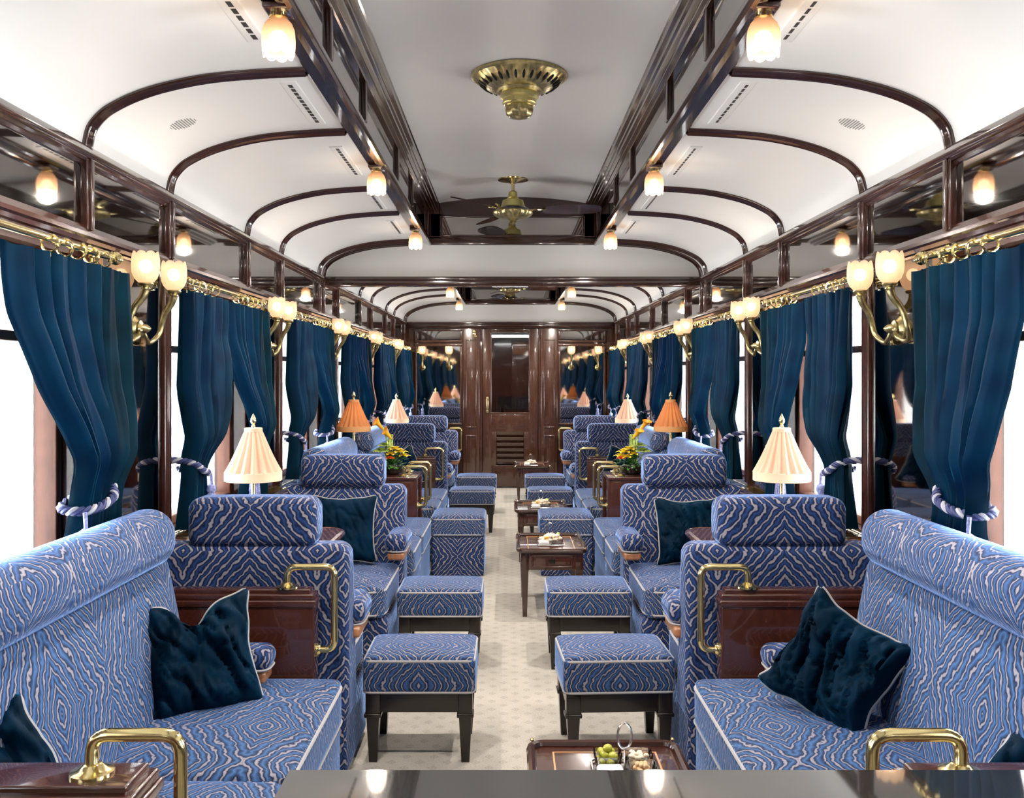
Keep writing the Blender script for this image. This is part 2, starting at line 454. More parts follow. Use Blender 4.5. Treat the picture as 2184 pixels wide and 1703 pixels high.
# ceiling: the two barrel sides and the raised middle
def clerarc(x0=-.53, x1=.53, n=12):
    return [(lerp(x0, x1, i/n), 2.69 + .045*(1-(2*i/n-1)**2)) for i in range(n+1)]
def surf(prof, y0, y1, n=1):
    return [[Vector((x, lerp(y0, y1, i/n), z)) for x, z in prof] for i in range(n+1)]
bar = [Vector((a, 0, z)) for a, z in BARREL]
bsm = [(p.x, p.z) for p in smoothpath(bar, 4)]
cm = MB()
for s in (-1, 1): cm.grid(surf([(s*a, z) for a, z in bsm], Y0, Y1))
CLER = [(Y0+.1, 6.86), (7.16, 12.44)]
for (a, b) in CLER: cm.grid(surf(clerarc(), a-.02, b+.02))
cm.grid(surf([(-.62, 2.432), (.62, 2.432)], 6.86, 7.16)); cm.grid(surf([(-.62, 2.432), (.62, 2.432)], 12.44, Y1+.02))
struct(cm.build('ceiling', WHITE, fixn=False, angle=60))

# lunette walls over the cross beams
def lunette(y, t=.03):
    prof = [(a, z) for a, z in bsm] ; poly = [(a, z+.01) for a, z in prof] + [(-a, z+.01) for a, z in reversed(prof)]
    return MB().prism(poly, y-t/2, y+t/2)
lp = struct(lunette(7.01).build('wall_partition', WHITE)); 
# end wall ----------------------------------------------------------
def wood_frame(mb, x0, x1, z0, z1, y0, y1, wd=.03):
    mb.rbox(x0, x1, y0, y1, z0, z0+wd, .006); mb.rbox(x0, x1, y0, y1, z1-wd, z1, .006)
    mb.rbox(x0, x0+wd, y0, y1, z0+wd, z1-wd, .006); mb.rbox(x1-wd, x1, y0, y1, z0+wd, z1-wd, .006)
ew = MB()
for s in (-1, 1): ew.box(min(s*.37, s*1.5), max(s*.37, s*1.5), Y1, Y1+.06, 0, 2.2)
ew.box(-.37, .37, Y1, Y1+.06, 2.10, 2.2)
EW = struct(ew.build('wall_end', WOODM))
lunette(Y1-.01).build('lunette', WHITE, EW)
for s in (-1, 1):
    m_ = MB()
    m_.box(min(s*.655, s*1.22), max(s*.655, s*1.22), Y1-.008, Y1, .86, 1.86); m_.build('mirror_panel', MIRR, EW)
    m_ = MB(); m_.box(min(s*.655, s*1.22), max(s*.655, s*1.22), Y1-.008, Y1, 1.94, 2.06); m_.build('mirror_panel', MIRR, EW)
    fr = MB()
    x0, x1 = sorted((s*.63, s*1.25))
    wood_frame(fr, x0, x1, .83, 1.89, Y1-.03, Y1, .028); wood_frame(fr, x0, x1, 1.915, 2.085, Y1-.03, Y1, .025)
    fr.build('panel_frame', WOODM, EW)
    pl = MB(); x0, x1 = sorted((s*.40, s*.62))
    pl.rbox(x0, x1, Y1-.05, Y1, 0, 2.10, .012)
    wood_frame(pl, x0+.04, x1-.04, .80, 1.95, Y1-.062, Y1-.045, .012); wood_frame(pl, x0+.04, x1-.04, .12, .70, Y1-.062, Y1-.045, .012)
    pl.build('pilaster', WOODM, EW)
b_ = MB(); b_.rbox(-1.38, 1.38, Y1-.05, Y1, 2.10, 2.17, .008); b_.rbox(-1.38, 1.38, Y1-.065, Y1, 2.145, 2.18, .008); b_.build('beam', WOOD, EW)
em = MB(); em.ball((-.47, Y1-.062, 2.055), .018, sc_=(1,.4,1.2)); em.ball((-.47, Y1-.062, 2.02), .022, sc_=(1.1,.4,1)); em.ball((-.455, Y1-.062, 1.99), .016, sc_=(1.3,.4,.8))
tag(em.build('wall_emblem', BRASS), 'small brass emblem high on the wood pilaster left of the door', 'emblem')
# door
dm = MB(); dm.rbox(-.365, -.245, Y1+.0, Y1+.045, .0, 2.105, .005); dm.rbox(.245, .365, Y1+.0, Y1+.045, .0, 2.105, .005)
dm.rbox(-.25, .25, Y1, Y1+.045, 2.05, 2.105, .005); dm.rbox(-.25, .25, Y1, Y1+.045, .74, .99, .005)
dm.rbox(-.25, .25, Y1, Y1+.045, .02, .30, .005); dm.rbox(-.25, -.18, Y1, Y1+.045, .30, .74, .003); dm.rbox(.18, .25, Y1, Y1+.045, .30, .74, .003)
DOOR = struct(dm.build('door_1', WOODM), 'mahogany door with tall glass and slatted vent at the end of the aisle')
g = MB(); g.box(-.247, .247, Y1+.018, Y1+.024, .99, 2.055); g.build('door_glass', glassmat('door_glass_mat', (.75,.75,.75), .5), DOOR)
l_ = MB()
for i in range(6):
    z = .33 + i*.072
    l_.add(*(lambda q: (q.v, q.f))(MB().rbox(-.178, .178, -.004, .004, -.034, .034, .003)), M=Matrix.Translation((0, Y1+.02, z+.02)) @ Matrix.Rotation(math.radians(28), 4, 'X'))
l_.build('louvre', WOODM, DOOR)
fr = MB(); wood_frame(fr, -.262, .262, .975, 2.065, Y1-.008, Y1+.01, .02); fr.build('glass_frame', WOODM, DOOR)
h = MB(); h.rbox(-.315, -.285, Y1-.012, Y1, 1.04, 1.2, .008); h.tube([(-.30, Y1-.01, 1.1), (-.30, Y1-.05, 1.1), (-.295, Y1-.05, 1.16), (-.30,Y1-.045,1.19)], .009); h.lathe([(.022,0),(.022,-.012),(.001,-.014)], (-.30, Y1, 1.01), 12, 'Y'); h.build('door_handle', BRASS, DOOR)
# vestibule behind the door
vb = MB(); vb.box(-.75, -.72, Y1+.06, Y1+2.2, 0, 2.2); vb.box(.72, .75, Y1+.06, Y1+2.2, 0, 2.2); vb.box(-.75, .75, Y1+2.2, Y1+2.23, 0, 2.2); vb.box(-.75, .75, Y1+.06, Y1+2.23, 2.2, 2.23)
struct(vb.build('wall_vestibule', WOOD))
tag(MB().rbox(-.26, .29, Y1+.55, Y1+.62, 2.005, 2.035, .01).build('strip_light', STRIP), 'white strip light seen through the top of the door glass', 'light')
cb_ = thing('luggage_cabinet', 'brown wooden cupboard seen at the right through the door glass', 'cabinet', (.2, Y1+1.3, 0))
MB().rbox(.02, .33, Y1+1.2, Y1+1.5, 0, 1.98, .01).build('cupboard_body', WOODM, cb_)
x = MB(); x.rbox(.04, .31, Y1+1.185, Y1+1.2, 1.78, 1.95, .006); x.build('cupboard_door', WOODL, cb_)

# back wall behind the camera
struct(MB().box(-1.5, 1.5, Y0-.05, Y0, 0, 2.75).build('wall_back', WOODR))

# side walls --------------------------------------------------------
def side_wall(s):
    nm = 'right' if s > 0 else 'left'; fl = s < 0
    m = MB(); m.box(WALL, 1.52, Y0, Y1+.06, 0, ZS); m.box(WALL, 1.52, Y0, Y1+.06, ZT, 2.2)
    edges = sorted(WINS); y = Y0
    for a, b in edges:
        m.box(WALL, 1.52, y, a, ZS, ZT); y = b
    m.box(WALL, 1.52, y, Y1+.06, ZS, ZT)
    W = struct(m.build('wall_'+nm, WOOD, flip=fl))
    # frieze mirrors, panel mirrors, pilasters
    MB().box(1.374, 1.381, Y0, Y1-.06, 1.925, 2.13).build('frieze_mirror', MIRR, W, flip=fl)
    posts = [r for r in RIBS] + [6.9]
    for r in posts:
        if r < 1.9 or r > Y1-.1: continue
        p = MB(); p.rbox(1.352, 1.378, r-.024, r+.024, 1.915, 2.14, .006); p.rbox(1.345, 1.36, r-.012, r+.012, 1.915, 2.14, .004)
        p.build('frieze_post', WOOD, W, flip=fl)
    for a, b in PANELS:
        if a < 1 : continue
        b = min(b, Y1-.08)
        if b - a > .4:
            MB().box(1.372, 1.381, a+.06, b-.06, .86, 1.86).build('mirror_panel', MIRRD, W, flip=fl)
        for e, sg in ((a, 1), (b, -1)):
            p = MB(); y0, y1 = sorted((e, e+sg*.062)); p.rbox(1.358, 1.385, y0, y1, .2, 1.87, .006)
            for q in (.014, .031, .048): p.tube([(1.358, e+sg*q, .84), (1.358, e+sg*q, 1.86)], .0065, 8)
            p.build('pilaster', WOOD, W, flip=fl)
    # heater ledge
    lg = MB(); lg.rbox(1.342, 1.39, Y0, Y1-.03, .78, .815, .008); lg.rbox(1.35, 1.385, Y0, Y1-.03, 0, .785, .004)
    lg.build('sill_ledge', WOODR, W, flip=fl)
    for a, b in WINS:
        if a < 1.5: continue
        g = MB(); y = a - .1
        while y < b + .12:
            g.box(1.346, 1.376, y, y+.012, .815, .823); y += .022
        g.box(1.343, 1.348, a-.1, b+.13, .813, .825); g.box(1.374, 1.379, a-.1, b+.13, .813, .825)
        g.build('brass_grille', BRASS, W, flip=fl)
    # mouldings
    cp = [(1.38,2.118),(1.368,2.120),(1.364,2.130),(1.356,2.131),(1.353,2.140),(1.349,2.141),(1.345,2.148),(1.343,2.158),(1.347,2.168),(1.352,2.178),(1.385,2.182)]
    t = MB().prism(cp, Y0, Y1-.05); struct(t.build('trim_1' if s<0 else 'trim_2', WOOD, flip=fl, angle=25), 'dark wood cornice along the %s wall under the barrel ceiling' % nm)
    rp = [(1.38,1.932),(1.366,1.930),(1.362,1.920),(1.354,1.918),(1.350,1.908),(1.343,1.905),(1.341,1.892),(1.349,1.886),(1.352,1.874),(1.360,1.870),(1.362,1.862),(1.38,1.858)]
    t = MB().prism(rp, Y0, Y1-.05); struct(t.build('trim_3' if s<0 else 'trim_4', WOOD, flip=fl, angle=25), 'dark wood rail along the %s wall above the curtain rods' % nm)
    # windows
    for i, (a, b) in enumerate(WINS):
        f = MB()
        f.rbox(1.43, 1.50, a, a+.035, ZS, ZT, .005); f.rbox(1.43, 1.50, b-.035, b, ZS, ZT, .005)
        f.rbox(1.43, 1.50, a+.03, b-.03, ZS, ZS+.035, .005); f.rbox(1.43, 1.50, a+.03, b-.03, ZT-.035, ZT, .005)
        f.rbox(1.44, 1.495, a+.03, b-.03, 1.555, 1.585, .005)
        o = struct(f.build('window_%d' % (i*2 + (1 if s<0 else 2)), WOODJ, flip=fl))
        MB().box(1.465, 1.470, a+.03, b-.03, ZS+.03, 1.56).build('pane', GLASS, o, flip=fl)
        MB().box(1.465, 1.470, a+.03, b-.03, 1.58, ZT-.03).build('pane', GLASS, o, flip=fl)
        L = bpy.data.lights.new('window_portal', 'AREA'); L.shape = 'RECTANGLE'; L.size = b-a; L.size_y = ZT-ZS; L.cycles.is_portal = True
        lo = bpy.data.objects.new('window_portal', L); COL.objects.link(lo)
        lo.location = (s*1.51, (a+b)/2, (ZS+ZT)/2)
        lo.rotation_euler = Vector((-s, 0, 0)).to_track_quat('-Z', 'Z').to_euler()
    return W
for s in (-1, 1): side_wall(s)

# clerestory sides
def cler_side(s, a, b, idx):
    nm = 'right' if s > 0 else 'left'; fl = s < 0
    far = 'far' if idx else 'near'
    t = MB()
    t.prism([(.672,2.445),(.672,2.418),(.664,2.412),(.625,2.412),(.622,2.402),(.600,2.400),(.596,2.392),(.582,2.392),(.578,2.402),(.586,2.420),(.586,2.440),(.604,2.462),(.604,2.480),(.672,2.480)], a, b)
    t.prism([(.640,2.612),(.590,2.612),(.588,2.624),(.574,2.628),(.572,2.640),(.560,2.644),(.556,2.656),(.548,2.658),(.544,2.670),(.530,2.674),(.526,2.686),(.518,2.694),(.518,2.704),(.640,2.71)], a, b)
    o = struct(t.build('trim_%d' % (5 + idx*2 + (s > 0)), WOOD, flip=fl, angle=25), 'dark moulded wood edge of the %s raised ceiling on the %s' % (far, nm))
    MB().box(.603, .61, a, b, 2.44, 2.63).build('mirror_strip', MIRR, o, flip=fl)
    for r in RIBS:
        if a < r < b-.05 and r > 1:
            p = MB(); p.rbox(.588, .606, r-.02, r+.02, 2.455, 2.62, .005); p.build('post', WOOD, o, flip=fl)
for i, (a, b) in enumerate(CLER):
    for s in (-1, 1): cler_side(s, a, b, i)
    for j, (y, d) in enumerate(((a, 1), (b, -1))):
        if y < 0: 
            t = MB(); t.box(-.62, .62, y-.02, y, 2.40, 2.75); struct(t.build('trim_%d' % (9+i*2+j), WOOD)); continue
        y0, y1 = sorted((y, y+d*.03)); t = MB()
        arc = [(x, z) for x, z in clerarc(-.52, .52)]
        t.prism([(x, z+.004) for x, z in arc] + [(.52, 2.60), (-.52, 2.60)], y0, y1)
        t.rbox(-.60, .60, y0, y1, 2.395, 2.455, .006)
        for s in (-1, 1):
            t.rbox(min(s*.50, s*.585), max(s*.50, s*.585), y0, y1, 2.45, 2.62, .006); t.box(min(s*.515, s*.66), max(s*.515, s*.66), y0, y1, 2.44, 2.76)
        wood_frame(t, -.51, .51, 2.452, 2.605, min(y0, y1)-.008, max(y0, y1)+.008, .014)
        o = struct(t.build('trim_%d' % (9+i*2+j), WOOD), 'arched wood end of the raised ceiling')
        yy = y - d*.004
        MB().box(-.50, .50, (y0+y1)/2-.004, (y0+y1)/2+.004, 2.45, 2.61).build('mirror_panel', MIRR, o)

# ribs across the barrel
TR = [13]
def rib(y, wd=.054, z=0):
    for s in (-1, 1):
        P = [Vector((a, 0, zz)) for a, zz in bsm if a > .66]
        m = MB(); rows = []
        for i, p in enumerate(P):
            t = (P[min(i+1, len(P)-1)] - P[max(i-1, 0)]).normalized(); n = Vector((t.z, 0, -t.x))
            if n.dot(Vector((0,0,2.0)) - Vector((p.x-0.0, 0, p.z-0))) < 0 and n.z > 0: n = -n
            if n.z > 0 or (abs(n.z) < .05 and n.x > 0): n = -n
            q = []
            for (dy, dn) in ((-wd/2, -.002), (-wd/2, .010), (-wd/2+.006, .016), (-.006, .018), (0, .024), (.006, .018), (wd/2-.006, .016), (wd/2, .010), (wd/2, -.002)):
                q.append(Vector((p.x + n.x*dn, y+dy, p.z + n.z*dn)))
            rows.append(q)
        m.grid(rows, close_u=True)
        struct(m.build('trim_%d' % TR[0], WOOD, flip=s < 0, angle=50), 'curved dark wood rib across the %s ceiling' % ('right' if s > 0 else 'left')); TR[0] += 1
for y in RIBS + [6.93, 12.5]:
    if y > 2.2 and y < 12.55: rib(y)
# partition beam
pb = MB(); pb.rbox(-1.36, 1.36, 6.94, 7.06, 2.115, 2.165, .008); pb.rbox(-1.36, 1.36, 6.93, 7.07, 2.15, 2.18, .006)
struct(pb.build('trim_%d' % TR[0], WOOD), 'dark wood cross beam under the white lunette'); TR[0] += 1
# ------------------------------------------------------------------ helpers for labels
SIDE = {-1: 'left', 1: 'right'}
# ------------------------------------------------------------------ seats
def seat_block(mb_fn, x0, x1, y0, y1, parent, fl, name='seat_cushion', z0=.285, z1=.43, mat=None, puff=.022, r=.035, rc=.075):
    def fn(R, h):
        R = R.copy(); ix, iy = h.x-rc, h.y-rc; dx, dy = max(0, abs(R.x)-ix), max(0, abs(R.y)-iy); d = math.hypot(dx, dy)
        if dx > 0 and dy > 0 and d > rc: R.x = math.copysign(ix+dx*rc/d, R.x); R.y = math.copysign(iy+dy*rc/d, R.y)
        t = max(0, 1-(R.x/h.x)**4)*max(0, 1-(R.y/h.y)**4)
        if R.z > 0: R = R + Vector((0, 0, puff*t*(R.z/h.z)))
        return R
    o = MB().rbox(x0, x1, y0, y1, z0, z1, r, 3, 14, fn).build(name, mat or ZEBS, parent, flip=fl)
    p = MB(); cx, cy, hx, hy = (x0+x1)/2, (y0+y1)/2, (x1-x0)/2, (y1-y0)/2
    p.tube(rrect(cx, cy, hx-.004, hy-.004, rc, z1-.016), .0055, 6, closed=True)
    p.tube(rrect(cx, cy, hx-.003, hy-.003, rc, z0+.018), .005, 6, closed=True)
    p.build('piping', PIPE, o, flip=fl); return o

def make_chair(depth, y_seat):
    # faces -Y, origin on the floor at the rear plane centre
    t = thing('armchair', 'x', 'armchair', (0,0,0))
    W = .35
    MB().rbox(-W+.01, W-.01, -depth+.03, -.02, .0, .285, .03, 2, 3).build('skirt', ZEB, t)
    # back: leaning slab
    def lean(R, h):
        k = (R.z + h.z)/(2*h.z)
        R = R.copy()
        if R.y < 0: R.y += -.10*(1-k) - .02*math.sin(PI*k)*(1-(R.x/h.x)**4)
        return R
    MB().rbox(-W, W, -.15, 0, .20, .85, .045, 4, 8, lean).build('backrest', ZEB, t, uvc=(0,0,-.02))
    hr = MB().rbox(-.2325, .2325, -.17, -.005, .835, 1.015, .045, 4, 5, lambda R, h: R*(1+.03*(1-(R.x/h.x)**2)*0) + Vector((0, -.012*(1-(R.z/h.z)**2)*(1 if R.y < 0 else 0), .004*(1-(R.x/h.x)**2)*(1 if R.z > 0 else 0))))
    hr.build('headrest', ZEB, t, uvc=(0,0,.08))
    seat_block(None, -W+.02, W-.02, -depth, -.20, t, False)
    for s in (-1, 1):
        a = MB().rbox(s*.33-.06, s*.33+.06, -.46 if depth > .7 else -.36, -.12, .525, .625, .045, 4, 3)
        o = a.build('armrest', ZEB, t)
        ys = -.44 if depth > .7 else -.34
        MB().rbox(s*.33-.045, s*.33+.045, ys, -.12, .485, .528, .015, 3, 1).build('armrest_base', WOODL, o)
        MB().tube(rrect(s*.33, (ys-.12)/2-.01, .052, abs(ys+.12)/2, .045, .533), .004, 6, closed=True).build('piping', PIPE, o)
    return t
chairC = make_chair(.88, 0); chairB = make_chair(.56, 0)
CX = .955
info = {  # (side, which): label
 (-1,'B1'): 'zebra-striped blue armchair turned away, near left, right behind the nearest wood screen',
 (1,'B1'): 'zebra-striped blue armchair turned away, near right, right behind the nearest wood screen',
 (-1,'C1'): 'left armchair facing us with a dark blue cushion on its seat',
 (1,'C1'): 'right armchair facing us with a wrinkled dark blue cushion on its seat',
 (-1,'B2'): 'zebra-striped armchair turned away behind the flowers on the left',
 (1,'B2'): 'zebra-striped armchair turned away behind the flowers on the right',
 (-1,'C2'): 'farthest left armchair, facing us beside the end wall mirror',
 (1,'C2'): 'farthest right armchair, facing us beside the end wall mirror'}
usedp = {'B': False, 'C': False}
for s in (-1, 1):
    for w_, y in (('B1', 3.43), ('C1', 5.50), ('B2', 3.43+5.58), ('C2', 5.50+5.58)):
        k = w_[0]; proto = chairB if k == 'B' else chairC
        rz = PI if k == 'B' else 0
        if not usedp[k]:
            proto.matrix_basis = Matrix.Translation((s*CX, y, 0)) @ Matrix.Rotation(rz, 4, 'Z'); proto['label'] = info[(s,w_)]; proto['group'] = 'zebra velvet armchairs'; usedp[k] = True
        else: copy_thing(proto, (s*CX, y, 0), rz, info[(s,w_)], 'zebra velvet armchairs')

def make_sofa(s, y0, y1, label):
    fl = s < 0
    t = thing('sofa', label, 'sofa', (s*1.0, (y0+y1)/2, 0), 0, 'window sofas between the wood screens')
    MB().rbox(.60, 1.22, y0+.01, y1-.01, 0, .285, .03, 2, 3).build('skirt', ZEBY, t, flip=fl)
    ym = (y0+y1)/2 - .13
    for (a, b) in ((y0+.01, ym), (ym, y1-.01)): seat_block(None, .585, 1.15, a, b, t, fl, mat=ZEBY)
    def lean(R, h):
        R = R.copy(); k = (R.z+h.z)/(2*h.z)
        if R.x < 0: R.x += -.10*(1-k) - .025*math.sin(PI*k)*(1-(R.y/h.y)**6)
        return R
    MB().rbox(1.165, 1.285, y0+.02, y1-.06, .30, .88, .055, 4, 8, lean).build('backrest', ZEBY, t, flip=fl)
    # head roll along the top
    def roll(R, h):
        k = abs(R.y)/h.y
        return Vector((R.x, R.y, R.z)) * 1.0
    MB().rbox(1.10, 1.272, y0+.04, y1-.13, .842, 1.030, .084, 6, 8).build('head_roll', ZEBS, t, flip=fl)
    for y in (y1-.14, y0+.14):
        o = MB().rbox(.80, 1.15, y-.065, y+.065, .50, .575, .035, 4, 3).build('armrest', ZEB, t, flip=fl)
        MB().rbox(.815, 1.14, y-.05, y+.05, .462, .502, .012, 2, 1).build('armrest_base', WOODL, o, flip=fl)
        MB().tube(rrect(.975, y, .17, .058, .035, .508), .0045, 6, closed=True).build('piping', PIPE, o, flip=fl)
    return t
for s in (-1, 1):
    make_sofa(s, 1.86, 3.28, 'nearest %s window sofa with a large tilted blue cushion' % SIDE[s])
    make_sofa(s, 5.64, 7.03, '%s window sofa behind the forward-facing armchair and before the flowers' % SIDE[s])
    make_sofa(s, 7.55, 8.86, '%s window sofa just beyond the flower cabinet' % SIDE[s])

# ------------------------------------------------------------------ wood screens with brass grab handles
def grab(mb, y, x_top=.80, zt=.72, xe=.70):
    P = bendpath([(x_top, y, zt+.005), (x_top, y, zt+.072), (.637, y, zt+.072), (.637, y, zt-.215), (xe+.005, y, zt-.215)], .035, 6)
    mb.tube(P, .0125, 12)
    mb.lathe([(.040,0),(.040,.006),(.026,.010),(.018,.018),(.015,.020)], (x_top, y, zt), 16)
    mb.lathe([(.026,0),(.026,-.006),(.018,-.010),(.015,-.016)], (xe, y, zt-.215), 16, 'X')
def screen(s, y0, y1, label, end=False):
    fl = s < 0
    t = thing('wood_screen', label, 'screen', (s*1.04, (y0+y1)/2, 0), 0, 'low wood screens between the seats')
    m = MB(); m.rbox(.70, 1.305, y0, y1, 0, .665, .008); m.build('panel', WOODR, t, flip=fl)
    m = MB(); m.rbox(.693, 1.305, y0-.006, y1+.006, .66, .685, .006); m.rbox(.70, 1.305, y0, y1, .683, .705, .006); m.rbox(.715, 1.305, y0+.014, y1-.014, .70, .72, .005)
    m.build('top_rail', WOODR, t, flip=fl)
    h = MB(); grab(h, (y0+y1)/2); h.build('grab_handle', BRASS, t, flip=fl)
    return t
for s in (-1, 1):
    sd = SIDE[s]
    screen(s, 1.70, 1.84, '%s wood screen nearest the camera, brass handle in the bottom corner' % sd)
    screen(s, 3.30, 3.38, '%s wood screen behind the big tilted cushion, with a brass grab handle' % sd)
    screen(s, 5.53, 5.61, '%s wood screen hidden behind the forward-facing cushioned armchair' % sd)
    screen(s, 8.88, 8.96, '%s wood screen with brass handle just past the flowers' % sd)
    screen(s, 12.46, 12.54, '%s wood screen with brass handle against the end wall' % sd)
    fl = s < 0
    c = thing('low_cabinet', '%s low wood cabinet with paired brass handles, under the flowers and orange lamp' % sd, 'cabinet', (s*1.04, 7.27, 0), 0, 'low cabinets amid the car')
    m = MB(); m.rbox(.70, 1.305, 7.06, 7.14, 0, .70, .008); m.rbox(.70, 1.305, 7.42, 7.50, 0, .70, .008); m.rbox(.74, 1.305, 7.12, 7.44, 0, .69, .006); m.build('cabinet_body', WOODR, c, flip=fl)
    m = MB(); m.rbox(.70, 1.305, 7.05, 7.51, .695, .72, .006); m.build('cabinet_top', WOODR, c, flip=fl)
    for y in (7.10, 7.46):
        h = MB(); grab(h, y); h.build('grab_handle', BRASS, c, flip=fl)

# ------------------------------------------------------------------ ottomans
def ottoman_parts(t, fl=False, hx=.212, hy=.18):
    def fn(R, h):
        tt = max(0, 1-(R.x/h.x)**4)*max(0, 1-(R.y/h.y)**4)
        return R + Vector((0,0,.016*tt)) if R.z > 0 else R
    o = MB().rbox(-hx, hx, -hy, hy, .262, .395, .022, 3, 6, fn).build('cushion_top', ZEBS, t)
    p = MB(); p.tube(rrect(0,0,hx-.004,hy-.004,.03,.384), .0055, 6, closed=True); p.tube(rrect(0,0,hx-.003,hy-.003,.03,.268), .005, 6, closed=True); p.build('piping', PIPE, o)
    fr = MB(); fr.rbox(-hx+.02, hx-.02, -hy+.015, -hy+.045, .19, .265, .004); fr.rbox(-hx+.02, hx-.02, hy-.045, hy-.015, .19, .265, .004)
    fr.rbox(-hx+.02, -hx+.05, -hy+.02, hy-.02, .19, .265, .004); fr.rbox(hx-.05, hx-.02, -hy+.02, hy-.02, .19, .265, .004); fr.build('frame', WOODD, t)
    for sx in (-1, 1):
        for sy in (-1, 1):
            x, y = sx*(hx-.038), sy*(hy-.036); l = MB()
            l.rbox(x-.027, x+.027, y-.027, y+.027, .185, .262, .003)
            l.rbox(x-.032, x+.032, y-.032, y+.032, .172, .187, .004)
            vs = [(x+a*.024, y+b*.024, .173) for a, b in ((-1,-1),(1,-1),(1,1),(-1,1))] + [(x+a*.015, y+b*.015, .0) for a, b in ((-1,-1),(1,-1),(1,1),(-1,1))]
            l.add(vs, [(0,1,2,3),(7,6,5,4),(0,4,5,1),(1,5,6,2),(2,6,7,3),(3,7,4,0)])
            l.build('leg', WOODD, t)
ot = thing('ottoman', 'x', 'ottoman', (0,0,0)); ottoman_parts(ot)
first = True
for s in (-1, 1):
    for (x, y, rz, lb) in ((.368, 3.78, 0, 'nearest %s ottoman on black legs beside the aisle'), (.372, 4.93, 0, 'second %s ottoman on dark legs, before the forward-facing armchair'),
                           (.368, 9.14, 0, '%s ottoman behind the skirted box ottoman, far down the aisle'), (.366, 10.40, 0, 'farthest %s ottoman, close to the end door')):
        if s > 0 and y < 4: rz = .05; x = .378
        lb = lb % SIDE[s]
        if first: ot.matrix_basis = Matrix.Translation((s*x, y, 0)) @ Matrix.Rotation(rz, 4, 'Z'); ot['label'] = lb; ot['group'] = 'ottomans along the aisle'; first = False
        else: copy_thing(ot, (s*x, y, 0), rz, lb, 'ottomans along the aisle')
bo = thing('box_ottoman', 'x', 'ottoman', (0,0,0))
def fnb(R, h): return R
seat_block(None, -.20, .20, -.25, .25, bo, False, name='cushion_top', mat=ZEBS, r=.025, rc=.035)
MB().rbox(-.193, .193, -.243, .243, 0, .288, .015, 2, 2).build('skirt', ZEB, bo)
bo.matrix_basis = Matrix.Translation((-.40, 7.25, 0)); tag(bo, 'left box ottoman upholstered down to the carpet, beside the flower cabinet', None, 'skirted box ottomans')
copy_thing(bo, (.40, 7.25, 0), 0, 'right box ottoman upholstered down to the carpet, behind the nearest set aisle table', 'skirted box ottomans')

# ------------------------------------------------------------------ window tables and lamps
def window_table(s, yc, label):
    fl = s < 0
    t = thing('window_table', label, 'table', (s*1.1, yc, 0), 0, 'window tables between armchairs')
    P = [(1.305, -.24)] + [(.80+.09-.09*math.cos(a), -.24+.09-.09*math.sin(a)) for a in [PI/2*i/6 for i in range(6, -1, -1)]] + [(.80+.09-.09*math.cos(a), .24-.09+.09*math.sin(a)) for a in [PI/2*i/6 for i in range(7)]] + [(1.305, .24)]
    m = MB(); n = len(P); vs = [(x, yc+y, .715) for x, y in P] + [(x, yc+y, .745) for x, y in P]
    m.add(vs, [tuple(range(n)), tuple(range(2*n-1, n-1, -1))] + [(i, (i+1)%n, n+(i+1)%n, n+i) for i in range(n)])
    m.tube([(x, yc+y, .73) for x, y in P], .017, 8); m.build('table_top', WOODR, t, flip=fl)
    MB().rbox(1.0, 1.30, yc-.02, yc+.02, 0.0, .716, .01).build('support', WOODR, t, flip=fl)
for s in (-1, 1):
    window_table(s, 4.28, 'small window table under the nearest cream lamp on the %s' % SIDE[s])
    window_table(s, 9.86, 'small window table under the farthest cream lamp on the %s' % SIDE[s])
def make_lamp(lsh, lfr, nm, stem):
    t = thing(nm, 'x', 'lamp', (0,0,0))
    z0 = stem
    MB().lathe([(.058,0),(.060,.010),(.045,.018),(.020,.028),(.013,.05),(.012,.07),(.019,.085),(.015,.10),(.010,.12),(.010,z0+.03)], (0,0,0), 18).build('stem', BRASS, t)
    NP = 18
    def pleat(a, r, h): return r*(1+.07*math.sin(a*NP))
    prof = [(lerp(.036, .121, i/8)*(1 - .05*math.sin(PI*i/8)), z0+.235-.19*i/8) for i in range(9)]
    sh = MB().lathe(prof, (0,0,0), NP*6, rad=pleat).build('lamp_shade', lsh, t, angle=60)
    MB().lathe([(.124,z0+.048),(.127,z0+.046),(.127,z0+.008),(.124,z0+.006)], (0,0,0), 64, rad=lambda a,r,h: r*(1+.008*math.sin(a*64))).build('fringe', lfr, sh)
    MB().lathe([(.034,z0+.245),(.040,z0+.243),(.040,z0+.226),(.036,z0+.226)], (0,0,0), 24).build('top_band', lfr, sh)
    MB().lathe([(.004,z0+.225),(.010,z0+.25),(.006,z0+.258),(.014,z0+.272),(.012,z0+.285),(.001,z0+.308)], (0,0,0), 12).build('finial', BRASS, t)
    MB().ball((0,0,z0+.12), .018).build('bulb', emis(nm+'_bulb'+('_cream' if lsh is LSHADE else '_orange'), (1,.72,.45), 2 if lsh is LSHADE else 5), t)
    return t
lm = make_lamp(LSHADE, FRINGE, 'table_lamp', .235); lo_ = make_lamp(LSHADEO, FRINGEO, 'table_lamp', .32)
fa = fb = True
